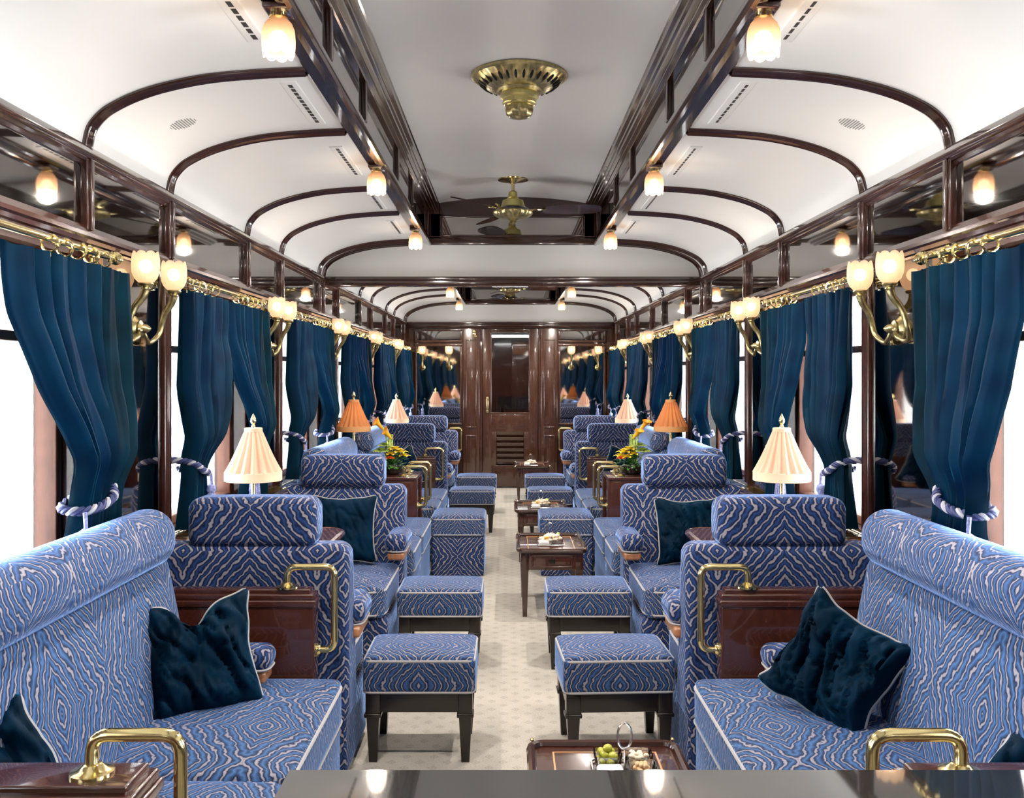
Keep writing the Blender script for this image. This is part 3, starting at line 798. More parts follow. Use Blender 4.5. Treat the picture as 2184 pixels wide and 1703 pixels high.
for s in (-1, 1):
    for (y, z, lb) in ((4.33, .745, 'nearest %s table lamp with a cream pleated shade'), (9.90, .745, 'far %s table lamp with a cream pleated shade, next to last window'), ):
        a_ = 1.18 if s < 0 else 1.20
        if fa: lm.matrix_basis = Matrix.Translation((s*a_, y, z)); lm['label'] = lb % SIDE[s]; lm['group'] = 'pleated lamps on the window tables'; fa = False
        else: copy_thing(lm, (s*a_, y, z), 0, lb % SIDE[s], 'pleated lamps on the window tables')
    lb = '%s table lamp with an orange pleated shade on the low cabinet' % SIDE[s]
    if fb: lo_.matrix_basis = Matrix.Translation((s*1.19, 7.22, .72)); lo_['label'] = lb; lo_['group'] = 'orange lamps on the cabinets'; fb = False
    else: copy_thing(lo_, (s*1.19, 7.22, .72), 0, lb, 'orange lamps on the cabinets')

# heater ledges with brass grilles between the armchairs
for s in (-1, 1):
    for (a, b, w_) in ((3.63, 5.30, 'near'), (9.21, 10.88, 'far')):
        t = thing('heater_ledge', 'brass-grilled ledge under the windows between the %s %s armchairs' % (w_, SIDE[s]), 'heater ledge', (s*1.29, (a+b)/2, .8), 0, 'heater ledges')
        MB().rbox(1.245, 1.338, a, b, .80, .838, .008).build('ledge_board', WOODR, t, flip=s<0)
        m = MB(); y = a + .02
        while y < b - .03: m.box(1.252, 1.332, y, y+.014, .838, .846); y += .024
        m.box(1.248, 1.256, a+.01, b-.01, .836, .848); m.box(1.328, 1.336, a+.01, b-.01, .836, .848)
        m.build('grille', BRASS, t, flip=s<0)
# ------------------------------------------------------------------ lit glass shades
def tulip(mb, up=1, r=.046, h=.10, seg=48):
    prof = [(.012,0),(.024,.004),(.036,.016),(.044,.034),(r,.055),(r*.99,.075),(r*.93,.092)]
    nf = 8
    def dz(a, i): return (.008*abs(math.cos(a*nf/2))**.6 if i >= 6 else (.004*abs(math.cos(a*nf/2)) if i == 5 else 0)) - 0
    m = MB().lathe([(a, b) for a, b in prof], (0,0,0), seg, rad=lambda a,rr,hh: rr*(1+.022*math.cos(a*nf*2)), dz=dz)
    return m
def make_ceiling_lamp():
    t = thing('ceiling_lamp', 'x', 'ceiling lamp', (0,0,0))
    MB().rbox(-.034, .034, -.045, .045, -.018, 0, .006).build('mount', WOODR, t)
    MB().lathe([(.022,-.018),(.024,-.030),(.016,-.034)], (0,0,0), 16).build('collar', BRASS, t)
    m = tulip(None); MB().add([Vector((p.x*.93, p.y*.93, -.028-p.z*1.04)) for p in m.v], m.f).build('glass_shade', SHADEC, t, angle=70)
    MB().ball((0,0,-.085), .024).build('bulb', BULB, t)
    return t
cl = make_ceiling_lamp(); first = True
ords = ['first', 'second', 'third', 'fourth', 'fifth', 'sixth']
for s in (-1, 1):
    for k, y in enumerate((2.49, 4.35, 6.19, 8.05, 9.93, 11.77)):
        where = 'in the near section' if k < 3 else 'beyond the cross beam'
        if k == 3: continue
        lb = '%s tulip ceiling lamp from the camera on the %s ceiling edge' % (ords[k if k < 3 else k-1], SIDE[s])
        P = (s*.628, y, 2.412)
        SP = bpy.data.lights.new('tulip_light', 'SPOT'); SP.energy = 26; SP.color = (1, .90, .80); SP.spot_size = math.radians(168); SP.spot_blend = .5; SP.shadow_soft_size = .014
        so = bpy.data.objects.new('tulip_light', SP); COL.objects.link(so); so.location = (s*.628, y, 2.279)
        GP = bpy.data.lights.new('tulip_glow', 'POINT'); GP.energy = 1.6; GP.color = (1, .93, .86); GP.shadow_soft_size = .03
        go = bpy.data.objects.new('tulip_glow', GP); COL.objects.link(go); go.location = (s*.628, y, 2.268)
        if first: cl.matrix_basis = Matrix.Translation(P); cl['label'] = lb; cl['group'] = 'ceiling tulip lamps'; first = False
        else: copy_thing(cl, P, 0, lb, 'ceiling tulip lamps')

def sconce_arm(t, s, P, rr, cup):
    # P world path of the arm
    a = MB(); path = smoothpath(P, 6); n = len(path)
    a.tube(path, [lerp(rr[0], rr[1], (i/(n-1))**1.3) for i in range(n)], 10)
    e = P[0]; a.ball(e, .013, 8, 6)
    o = a.build('arm', BRASSO, t)
    cx, cy, cz = cup
    MB().lathe([(.010,-.012),(.016,-.006),(.014,.0),(.024,.004),(.027,.010),(.025,.014),(.008,.016)], cup, 18).build('cup', BRASSO, o)
    m = tulip(None); sh = MB().add([Vector((p.x+cx, p.y+cy, p.z*1.1+cz+.012)) for p in m.v], m.f).build('glass_shade', SHADEG, t, angle=70)
    MB().ball((cx, cy, cz+.072), .024).build('bulb', BULB, sh)
def wall_sconce(s):
    # local: x towards the aisle is -s ; origin at backplate centre on the wall
    d = -s
    t = thing('wall_sconce', 'x', 'wall sconce', (0,0,0))
    MB().lathe([(.044,0),(.045,d*.008),(.034,d*.016),(.028,d*.022),(.030,d*.030),(.018,d*.038),(.014,d*.052),(.008,d*.060),(.001,d*.066)], (0,0,0), 20, 'X').build('backplate', BRASSO, t)
    for e in (-1, 1):
        P = [(d*.030, e*.060, -.040), (d*.024, e*.085, -.048), (d*.026, e*.120, -.040), (d*.040, e*.148, -.012), (d*.050, e*.150, .030), (d*.066, e*.145, .070), (d*.088, e*.140, .100), (d*.098, e*.139, .128)]
        P = [Vector((d*.030, e*.02, -.005)), Vector((d*.034, e*.035, -.03))] + [Vector(p) for p in P]
        sconce_arm(t, s, P, (.006, .0145), (d*.098, e*.139, .135))
    return t
for s in (-1, 1):
    pr = None
    for k in range(5):
        y = 3.43 + 1.87*k
        lb = '%s twin-arm brass sconce, %s from the camera' % (SIDE[s], ords[k]) + (' beside the near curtain' if k == 0 else '')
        P = (s*1.372, y, 1.625)
        for e in (-1, 1):
            SP = bpy.data.lights.new('sconce_light', 'SPOT'); SP.energy = .8; SP.color = (1, .86, .74); SP.spot_size = math.radians(160); SP.spot_blend = .6; SP.shadow_soft_size = .014
            so = bpy.data.objects.new('sconce_light', SP); COL.objects.link(so); so.location = (s*1.274, y+e*.139, 1.895); so.rotation_euler = (PI, 0, 0)
        if pr is None: pr = wall_sconce(s); pr.matrix_basis = Matrix.Translation(P); pr['label'] = lb; pr['group'] = 'twin-arm wall sconces'
        else: copy_thing(pr, P, 0, lb, 'twin-arm wall sconces')
# single sconces on the end wall
es = thing('mirror_sconce', 'x', 'wall sconce', (0,0,0))
MB().lathe([(.040,0),(.040,-.008),(.028,-.016),(.016,-.034),(.006,-.05)], (0,0,0), 18, 'Y').build('backplate', BRASSO, es)
sconce_arm(es, 1, [Vector((0,-.03,0)), Vector((0,-.05,-.01)), Vector((0,-.075,.02)), Vector((0,-.06,.07)), Vector((0,-.075,.12)), Vector((0,-.085,.15))], (.006,.012), (0,-.085,.155))
first = True
for x, lb in ((-1.15, 'leftmost'), (-.80, 'second from left'), (.80, 'third from left'), (1.15, 'rightmost')):
    L_ = 'single-globe brass sconce on the end wall mirrors, %s' % lb
    P = (x, Y1-.01, 1.585)
    if first: es.matrix_basis = Matrix.Translation(P); es['label'] = L_; es['group'] = 'end wall sconces'; first = False
    else: copy_thing(es, P, 0, L_, 'end wall sconces')
# ------------------------------------------------------------------ curtains, rods, tiebacks
def curtain_mesh(outer, seed, nf=7, full=False):
    # local frame: y = 0 at the window opening edge, +y towards the window centre; x = distance from wall centre line (world a)
    rnd = random.Random(seed)
    IN = [(1.80,.555),(1.69,.545),(1.55,.50),(1.4,.43),(1.27,.345),(1.17,.27),(1.09,.205),(1.05,.20),(.95,.24),(.82,.27)]
    OUT = [(1.80,-outer),(1.35,-outer+.01),(1.17,-.08),(1.09,-.04),(1.05,-.035),(.95,-.06),(.82,-.08)]
    if outer < .05:
        IN = [(1.80,.53),(1.69,.51),(1.526,.447),(1.318,.307),(1.166,.18),(1.09,.15),(1.05,.15),(.95,.18),(.82,.20)]
        OUT = [(1.80,.008),(1.35,.005),(1.17,.005),(1.09,.0),(1.05,.0),(.95,-.02),(.82,-.04)]
    if full:
        IN = [(1.80,.47),(1.45,.475),(1.30,.47),(1.22,.45),(1.15,.40),(1.09,.32),(1.05,.29),(.95,.31),(.82,.33)]
        OUT = [(1.80,-outer),(1.35,-outer+.04),(1.17,.0),(1.09,.08),(1.05,.08),(.95,.04),(.82,.02)]
    rows = []; NX, NZ = 84, 44
    ph = rnd.random()*6
    for j in range(NZ+1):
        z = lerp(1.805, .856, j/NZ)
        yi, yo = interp(IN, z), interp(OUT, z)
        # smooth the edge tables
        yi = (yi + interp(IN, z+.04) + interp(IN, z-.04))/3; yo = (yo + interp(OUT, z+.04) + interp(OUT, z-.04))/3
        tight = max(0, 1-abs(z-1.07)/.30)
        amp = lerp(.022, .034, min(1, (1.8-z)/.5)) * lerp(1, .75, tight)
        row = []
        for i in range(NX+1):
            t = i/NX
            y = lerp(yo, yi, t)
            sway = .35*math.sin(t*5+z*4+ph)*(1-tight)
            a = amp*(math.sin(2*PI*nf*t + ph + sway) + .35*math.sin(2*PI*nf*2.3*t + 1.3*ph + z*2))
            bul = -.045*math.sin(PI*min(1, max(0, (1.62-z)/.55)))*(t**1.5) if z > 1.07 else 0
            lo = -.03*max(0, min(1, (z-1.09)/.1))*max(0, 1-abs(z-1.22)/.2)
            wr = .012*(noise.noise(Vector((t*3, z*3, seed))))
            row.append(Vector((1.305 + a + bul + lo + wr - .015*tight, y + .012*math.cos(2*PI*nf*t+ph), z - .012*abs(math.sin(PI*nf*t))*(1 if j == 0 else 0))))
        rows.append(row)
    back = [[p + Vector((.006, 0, 0)) for p in r] for r in rows]
    m = MB(); n0 = len(rows[0]); loop = [f + list(reversed(b)) for f, b in zip(rows, back)]
    m.grid(loop, close_u=True)
    return m
def place(m, s, e, edge):
    # e=+1: window lies at +y from edge ; e=-1: at -y
    q = MB(); q.v = [Vector((p.x, edge + e*p.y, p.z)) for p in m.v]; q.f = [tuple(reversed(f)) for f in m.f] if e < 0 else list(m.f)
    return q
CW = [(a, b) for a, b in WINS if a > 1.9 and b < 12.5]
protoC = {}
pos = ['nearest', 'second', 'third', 'fourth', 'fifth', 'farthest']
def tieback_parts(t, s, e, edge):
    fl = s < 0
    P = ([(1.365, -.05, 1.135), (1.300, -.055, 1.125)] if e < 0 else [(1.415, .03, 1.13), (1.37, .012, 1.125), (1.30, .005, 1.12)]) + [(1.262, .02, 1.105), (1.248, .05, 1.085), (1.245, .12, 1.07), (1.258, .19, 1.062), (1.30, .222, 1.062), (1.34, .20, 1.07), (1.352, .10, 1.085)]
    ky = .74 if e > 0 else 1
    P = smoothpath([(x, edge+e*y*ky, z) for x, y, z in P], 10)
    n = len(P)
    for k, (nm, mt) in enumerate((('cord', ROPE), ('cord', ROPEW), ('cord', ROPE))):
        m = MB(); Q = []
        for i, p in enumerate(P):
            a = i*.62 + 2*PI*k/3; tn = (P[min(i+1,n-1)]-P[max(i-1,0)]).normalized(); u = tn.orthogonal().normalized(); 
            u = (Vector((0,0,1)) - tn*tn.z).normalized(); v = tn.cross(u)
            Q.append(p + (u*math.cos(a) + v*math.sin(a))*.0075)
        m.tube(Q, .0075, 6); m.build(nm, mt, t, flip=fl)
    c = (1.255, edge+e*.235*ky, 0)
    m = MB(); m.tube([(c[0], c[1], 1.06), (c[0]-.004, c[1], 1.0)], .006, 6)
    m.lathe([(.004,1.015),(.018,1.005),(.021,.99),(.014,.975),(.017,.968),(.022,.94),(.026,.90),(.027,.865)], c, 48, rad=lambda a, r, h: r*(1+(.10 if h < .97 else 0)*math.sin(a*14)))
    m.build('tassel', simple('tassel_thread', (.22,.25,.48), .8, noise_amt=.6, noise_scale=120) if 'tassel_thread' not in bpy.data.materials else bpy.data.materials['tassel_thread'], t, flip=fl)
for s in (-1, 1):
    sd = SIDE[s]
    for e, typ in ((-1, 'far'), (1, 'near')):
        cm_ = curtain_mesh((.19 if s < 0 else .13) if e < 0 else .02, 3 + (s > 0)*5 + (e > 0)*11, 7 if e < 0 else 6, full=(s > 0 and e < 0))
        base = None; tb = None
        for i, (a, b) in enumerate(CW):
            if i == 0 and e > 0: continue
            edge = b if e < 0 else a
            wh = '%s curtain of the %s %s window' % (('far-side' if e < 0 else 'near-side'), pos[i], sd)
            lb = 'dark teal velvet, ' + wh
            if i == 0 : lb = 'big dark teal velvet curtain at the %s edge of the photo' % sd
            if base is None:
                base = thing('curtain', lb, 'curtain', (s*1.3, edge, 0), 0, 'dark teal velvet curtains')
                place(cm_, s, e, edge).build('drape', CURT, base, flip=s<0, angle=80)
                tb = thing('curtain_tieback', 'blue and white twisted cord with tassel round the ' + wh, 'curtain tieback', (s*1.3, edge, 1.08), 0, 'twisted cord tiebacks')
                tieback_parts(tb, s, e, edge + (-.09 if (s > 0 and e < 0) else 0))
            else:
                copy_thing(base, (s*1.3, edge, 0), 0, lb, 'dark teal velvet curtains')
                copy_thing(tb, (s*1.3, edge, 1.08), 0, 'blue and white twisted cord with tassel round the ' + wh, 'twisted cord tiebacks')
    # rods
    rp = None
    for i, (a, b) in enumerate(CW):
        lb = 'brass curtain rod with rings over the %s %s window' % (pos[i], sd)
        if rp is None:
            y0, y1 = a-.05, b+.06; fl = s < 0
            rp = thing('curtain_rod', lb, 'curtain rod', (s*1.3, (a+b)/2, 1.835), 0, 'brass curtain rods')
            MB().tube([(1.30, y0, 1.835), (1.30, y1, 1.835)], .0115, 12).build('rod', BRASS, rp, flip=fl)
            for y, d in ((y0, -1), (y1, 1)):
                MB().lathe([(.0115,0),(.019,d*.004),(.019,d*.010),(.013,d*.014),(.021,d*.022),(.022,d*.034),(.014,d*.042),(.017,d*.050),(.001,d*.058)], (1.30, y, 1.835), 14, 'Y').build('finial', BRASS, rp, flip=fl)
            for y in (y0+.03, y1-.03):
                m = MB(); m.tube([(1.36, y, 1.835), (1.30, y, 1.835)], .006, 8); m.rbox(1.352, 1.362, y-.016, y+.016, 1.81, 1.87, .004); m.build('bracket', BRASS, rp, flip=fl)
            ys = [y0+.06+.088*k for k in range(5)] + [y1-.06-.088*k for k in range(5)]
            for q, y in enumerate(ys):
                tl = .35*math.sin(q*2.1)
                m = MB(); m.tube([(1.30+.024*math.cos(u), y + tl*.024*math.sin(u) , 1.835-.0125+.024*math.sin(u)) for u in [2*PI*k/18 for k in range(18)]], .0034, 6, closed=True)
                m.tube([(1.30, y, 1.800), (1.30, y, 1.785)], .003, 5); m.build('ring', BRASS, rp, flip=fl)
        else: copy_thing(rp, (s*1.3, (a+b)/2, 1.835), 0, lb, 'brass curtain rods')

# ------------------------------------------------------------------ ceiling fan and brass ventilator
def make_fan():
    t = thing('ceiling_fan', 'x', 'ceiling fan', (0,0,0))
    MB().lathe([(.10,0),(.098,-.008),(.06,-.016),(.03,-.022),(.012,-.03)], (0,0,0), 28).build('canopy', BRASS, t)
    MB().lathe([(.011,-.02),(.011,-.10)], (0,0,0), 12).build('down_rod', BRASS, t)
    MB().lathe([(.014,-.075),(.028,-.085),(.030,-.115),(.036,-.120),(.040,-.128),(.066,-.138),(.074,-.165),(.078,-.178)], (0,0,0), 28).build('motor_housing', simple('pale_brass', (.62,.56,.22), .3, metal=1), t)
    MB().lathe([(.078,-.178),(.108,-.196),(.112,-.206)], (0,0,0), 28).build('dark_band', BLACKM, t)
    MB().lathe([(.112,-.205),(.126,-.212),(.122,-.228),(.100,-.246),(.060,-.258),(.034,-.262),(.020,-.272),(.022,-.285),(.010,-.296),(.001,-.30)], (0,0,0), 60, rad=lambda a, r, h: r*(1+(.05 if -.25 < h < -.21 else .01)*math.sin(a*15))).build('bowl', BRASSO, t)
    for k in range(3):
        a = math.radians(-8 + 120*k); M = Matrix.Rotation(a, 4, 'Z')
        vs, top, bot = [], [], []
        prof = [(.19,.030),(.21,.048),(.26,.058),(.36,.066),(.46,.068),(.53,.060),(.565,.040),(.575,.0)]
        out = prof + [(x, -y) for x, y in reversed(prof[:-1])]
        ca = -math.tan(math.radians(14))
        m = MB(); n = len(out)
        m.add([(x, y, -.200 + y*ca) for x, y in out] + [(x, y, -.206 + y*ca) for x, y in out], [tuple(range(n)), tuple(range(2*n-1, n-1, -1))] + [(i, (i+1)%n, n+(i+1)%n, n+i) for i in range(n)], M)
        o = m.build('blade', WOOD, t)
        m = MB(); m.tube([(.10,0,-.205),(.15,0,-.20),(.17,.02,-.198),(.215,.03,-.194)], .006, 6, M=M); m.tube([(.15,0,-.20),(.17,-.02,-.203),(.215,-.03,-.207)], .006, 6, M=M); m.build('blade_bracket', BRASS, o)
    return t
fan = make_fan(); fan.matrix_basis = Matrix.Translation((.0, 6.22, 2.735)); fan['label'] = 'brass ceiling fan with dark wooden blades in the near ceiling recess'; fan['group'] = 'ceiling fans'
copy_thing(fan, (.0, 11.72, 2.735), 0, 'brass ceiling fan in the far ceiling recess, half hidden by the cross beam', 'ceiling fans')
t = thing('ceiling_ventilator', 'round pierced brass ventilator in the middle of the near white ceiling', 'ventilator', (.015, 4.07, 2.735))
m = MB().lathe([(.195,0),(.205,-.004),(.205,-.014),(.196,-.018),(.192,-.016),(.186,-.022),(.165,-.040),(.135,-.058),(.110,-.068),(.098,-.070),(.092,-.080),(.075,-.084)], (.015,4.07,2.735), 96, rad=lambda a, r, h: r*(1+(.018*math.sin(a*32) if -.07 < h < -.02 else 0)))
m.build('dish', BRASSO, t)
for k in range(30):
    m = MB(); a = 2*PI*k/30; r = .158
    q = MB().ball((0,0,0), 1, 8, 6, (.022,.0065,.005)).v; f_ = MB().ball((0,0,0), 1, 8, 6).f
    M = Matrix.Translation((.015 + r*math.cos(a), 4.07 + r*math.sin(a), 2.735-.046)) @ Matrix.Rotation(a, 4, 'Z') @ Matrix.Rotation(math.radians(-38), 4, 'Y')
    m.add(q, f_, M); m.build('opening', DARK, t)
m = MB().lathe([(.080,-.075),(.082,-.10),(.070,-.108),(.072,-.125),(.066,-.132),(.055,-.136)], (.015,4.07,2.735), 32); m.build('neck', simple('pale_brass_neck', (.64,.56,.24), .28, metal=1), t)
m = MB().lathe([(.050,-.130),(.056,-.150),(.052,-.168),(.040,-.182),(.018,-.188),(.001,-.189)], (.015,4.07,2.735), 40, rad=lambda a, r, h: r*(1+.10*abs(math.sin(a*5)))); m.build('rosette', BRASSO, t)

# slot vents and speaker grilles in the barrel ceiling
def zat(a):
    return interp([(x, z) for x, z in bsm], a)
ap = None
vt = [(2.49,.53,'first wide'),(3.41,.48,'first narrow'),(4.32,.53,'second wide'),(5.27,.48,'second narrow'),(6.2,.5,'third wide')]
for s in (-1, 1):
    for y, L, w_ in vt:
        a = .757; z = zat(a); t = thing('air_vent', 'slotted air vent in the %s ceiling bay on the %s' % (w_, SIDE[s]), 'air vent', (s*a, y, z), 0, 'slotted ceiling vents')
        MB().rbox(a-.028, a+.028, y-L/2-.02, y+L/2+.02, z-.004, z+.002, .002).build('vent_plate', WHITE, t, flip=s<0)
        m = MB(); n = 11
        for k in range(n):
            yy = y - L/2 + L*(k+.5)/n; m.box(a-.009 if s < 0 else a-.004, a+.005, yy-L/n*.36, yy+L/n*.36, z-.005, z-.0035)
        m.build('vent_slots', CORD, t, flip=s<0)
    a = 1.19; y = 3.42; z = zat(a); dz_ = (zat(a+.01)-zat(a-.01))/.02
    t = thing('speaker_grille', 'round perforated speaker grille in the curved %s ceiling' % SIDE[s], 'speaker grille', (s*a, y, z))
    m = MB()
    for i in range(-5, 6):
        for j in range(-5, 6):
            if i*i+j*j < 27:
                x_, y_ = a+i*.0085, y+j*.0085
                zz = z + i*.0085*dz_ - .0015
                m.box(x_-.0018, x_+.0018, y_-.0025, y_+.0025, zz-.001, zz+.001)
    m.build('perforations', simple('grille_grey_%d' % s, (.28,.28,.27), .6), t, flip=s<0)

# ------------------------------------------------------------------ aisle tables
def make_table():
    t = thing('aisle_table', 'x', 'table', (0,0,0)); W, D = .212, .31
    m = MB(); m.rbox(-W+.012, W-.012, -D+.012, D-.012, .388, .402, .004); m.build('table_top', WOODR, t)
    m = MB(); m.tube(rrect(0,0,W-.008,D-.008,.035,.404,6), .013, 8, closed=True); m.build('rim', WOOD, t)
    m = MB()
    for (x0, x1, y0, y1) in ((-.145,.145,-.25,-.245),(-.145,.145,.245,.25),(-.145,-.140,-.25,.25),(.140,.145,-.25,.25)): m.box(x0, x1, y0, y1, .4015, .4028)
    m.build('inlay', INLAY, t)
    m = MB(); a, b = W-.025, D-.025
    m.rbox(-a, a, -b, -b+.018, .285, .39, .003); m.rbox(-a, a, b-.018, b, .285, .39, .003); m.rbox(-a, -a+.018, -b, b, .285, .39, .003); m.rbox(a-.018, a, -b, b, .285, .39, .003); m.build('apron', WOODR, t)
    m = MB(); wood_frame(m, -.125, .125, .297, .378, -b-.006, -b+.004, .012); m.rbox(-.115,.115,-b-.002,-b+.004,.305,.37,.002); o = m.build('drawer', WOODR, t)
    m = MB(); m.rbox(-.018, .018, -b-.008, -b, .325, .352, .003); m.build('drawer_pull', WOODD, o)
    for sx in (-1, 1):
        for sy in (-1, 1):
            x, y = sx*(a-.022), sy*(b-.022); l = MB()
            l.rbox(x-.024, x+.024, y-.024, y+.024, .280, .39, .003)
            vs = [(x+p*.022, y+q*.022, .281) for p, q in ((-1,-1),(1,-1),(1,1),(-1,1))] + [(x+p*.013, y+q*.013, .0) for p, q in ((-1,-1),(1,-1),(1,1),(-1,1))]
            l.add(vs, [(0,1,2,3),(7,6,5,4),(0,4,5,1),(1,5,6,2),(2,6,7,3),(3,7,4,0)]); l.build('leg', WOOD, t)
            MB().ball((sx*(W-.012), sy*(D-.012), .418), .006, 8, 6).build('corner_stud', BRASS, t)
    return t
tb0 = make_table(); tb0.matrix_basis = Matrix.Translation((.235, 2.44, 0)); tag(tb0, 'nearest low aisle table carrying olives and nuts, just beyond the black lid', None, 'low tables down the aisle')
TT = [(.235, 6.10, 'second low aisle table with a drawer and glass snack dishes'), (.235, 7.82, 'third low aisle table with white napkins and snacks'), (.26, 11.55, 'farthest low aisle table in front of the end door')]
for x, y, lb in TT: copy_thing(tb0, (x, y, 0), 0, lb, 'low tables down the aisle')

# snack caddies
def make_caddy():
    t = thing('snack_caddy', 'x', 'snack dish', (0,0,0))
    for i, (x, y) in enumerate(((-.041,-.041),(.041,-.041),(-.041,.041),(.041,.041))):
        if i == 0:
            MB().rbox(x-.036, x+.036, y-.034, y+.034, .0, .030, .012, 3, 2).build('china_dish', CHINA, t); continue
        pr = []
        m = MB(); rows = []
        for (h_, z) in ((.026,.002),(.034,.012),(.038,.038),(.0355,.038),(.031,.012),(.022,.006)):
            rows.append([Vector(p) for p in rrect(x, y, h_, h_, h_*.45, z, 4)])
        m.grid(rows, close_u=True)
        m.build('dish', DGLASS, t)
    m = MB(); m.tube([(.0+.019*math.sin(u), 0, .098-.034*math.cos(u)) for u in [2*PI*k/20 for k in range(20)]], .0032, 6, closed=True)
    m.tube([(0,0,.004),(0,0,.066)], .003, 6); m.tube(rrect(0,0,.083,.083,.02,.004,4), .003, 6, closed=True); m.build('wire_handle', simple('silver_wire', (.82,.80,.76), .2, metal=1), t)
    return t
cad = make_caddy(); cad.matrix_basis = Matrix.Translation((.275, 2.545, .403)); tag(cad, 'snack caddy with silver loop handle on the nearest aisle table', None, 'snack caddies')
for (x, y, lb) in ((.235, 6.06, 'snack caddy with loop handle on the second aisle table'), (.235, 7.78, 'snack caddy on the third aisle table'), (.24, 11.5, 'snack caddy on the farthest aisle table by the door')):
    copy_thing(cad, (x, y, .403), 0, lb, 'snack caddies')
def pile(name, cat, label, mat, r, sc_, spots, group):
    pr = None
    for p in spots:
        if pr is None:
            pr = MB().ball((0,0,0), r, 10, 7, sc_).build(name, mat); tag(pr, label, cat, group); pr.location = p; pr.rotation_euler = (random.random()*.5, random.random()*.5, random.random()*6)
        else:
            c = pr.copy(); COL.objects.link(c); c.location = p; c.rotation_euler = (random.random()*.5, random.random()*.5, random.random()*6)
cx, cy, cz = .275, 2.545, .403
pile('olive', 'olive', 'green olive in the left glass dish on the nearest aisle table', OLIVE, .0105, (1.35,1,1), [(cx-.041+dx, cy+.041+dy, cz+z) for dx, dy, z in ((-.018,-.018,.017),(.006,-.02,.017),(.022,.0,.017),(-.02,.012,.017),(.002,.018,.018),(-.008,-.002,.034),(.014,-.012,.034),(.012,.014,.035),(-.016,.016,.035),(0,0,.05))], 'green olives in the dish')
nuts = []
for lay, n in ((0,9),(1,8),(2,5)):
    for k in range(n):
        a = k*2.399 + lay; rr = (.026-.006*lay)*math.sqrt((k+.5)/n)
        nuts.append((cx+.041+rr*math.cos(a), cy-.041+rr*math.sin(a), cz+.015+lay*.012))
pile('nut', 'nut', 'roasted round nut in the front glass dish on the nearest aisle table', NUT, .0075, (1,1,.95), nuts, 'roasted nuts in the dish')
crs = []
for k in range(16):
    a = k*2.399; rr = .027*math.sqrt((k%8+.5)/8); crs.append((cx+.041+rr*math.cos(a), cy+.041+rr*math.sin(a), cz+.018+.014*(k//8)))
pile('pale_nut', 'nut', 'pale nut in the back glass dish on the nearest aisle table', CHIP, .0075, (1.4,.9,.8), crs, 'pale nuts in the back dish')
for q, (x, y, w_) in enumerate(((.235, 6.06, 'second'), (.235, 7.78, 'third'), (.24, 11.5, 'farthest'))):
    sp_ = []
    for k in range(30):
        a = k*2.399; rr = (.066 if k < 18 else .045)*math.sqrt(((k if k < 18 else k-18)+.5)/(18 if k < 18 else 12)); sp_.append((x+rr*math.cos(a)+.005, y+rr*math.sin(a), .403+.032+.018*(k >= 18)))
    pile('crisp', 'snack', 'pale crisp heaped on the snack caddy of the %s aisle table' % w_, CHIP, .014, (1.3,1,.7), sp_, 'crisps on the %s aisle table' % w_)
    if q < 2:
        pile('lime_wedge', 'lime', 'green lime wedge on the snack caddy of the %s aisle table' % w_, LEAFL, .014, (1.3,.8,.8), [(x+.05, y+.03, .46)], 'limes')
        pile('apricot', 'fruit', 'orange apricot piece on the snack caddy of the %s aisle table' % w_, AMB, .012, (1.1,1,.6), [(x-.03, y-.06, .45)], 'apricots')
nk = MB().rbox(.045, .125, 7.56, 7.78, .403, .412, .003).build('napkin_stack', CHINA); tag(nk, 'stack of white napkins on the left of the third aisle table', 'napkins')

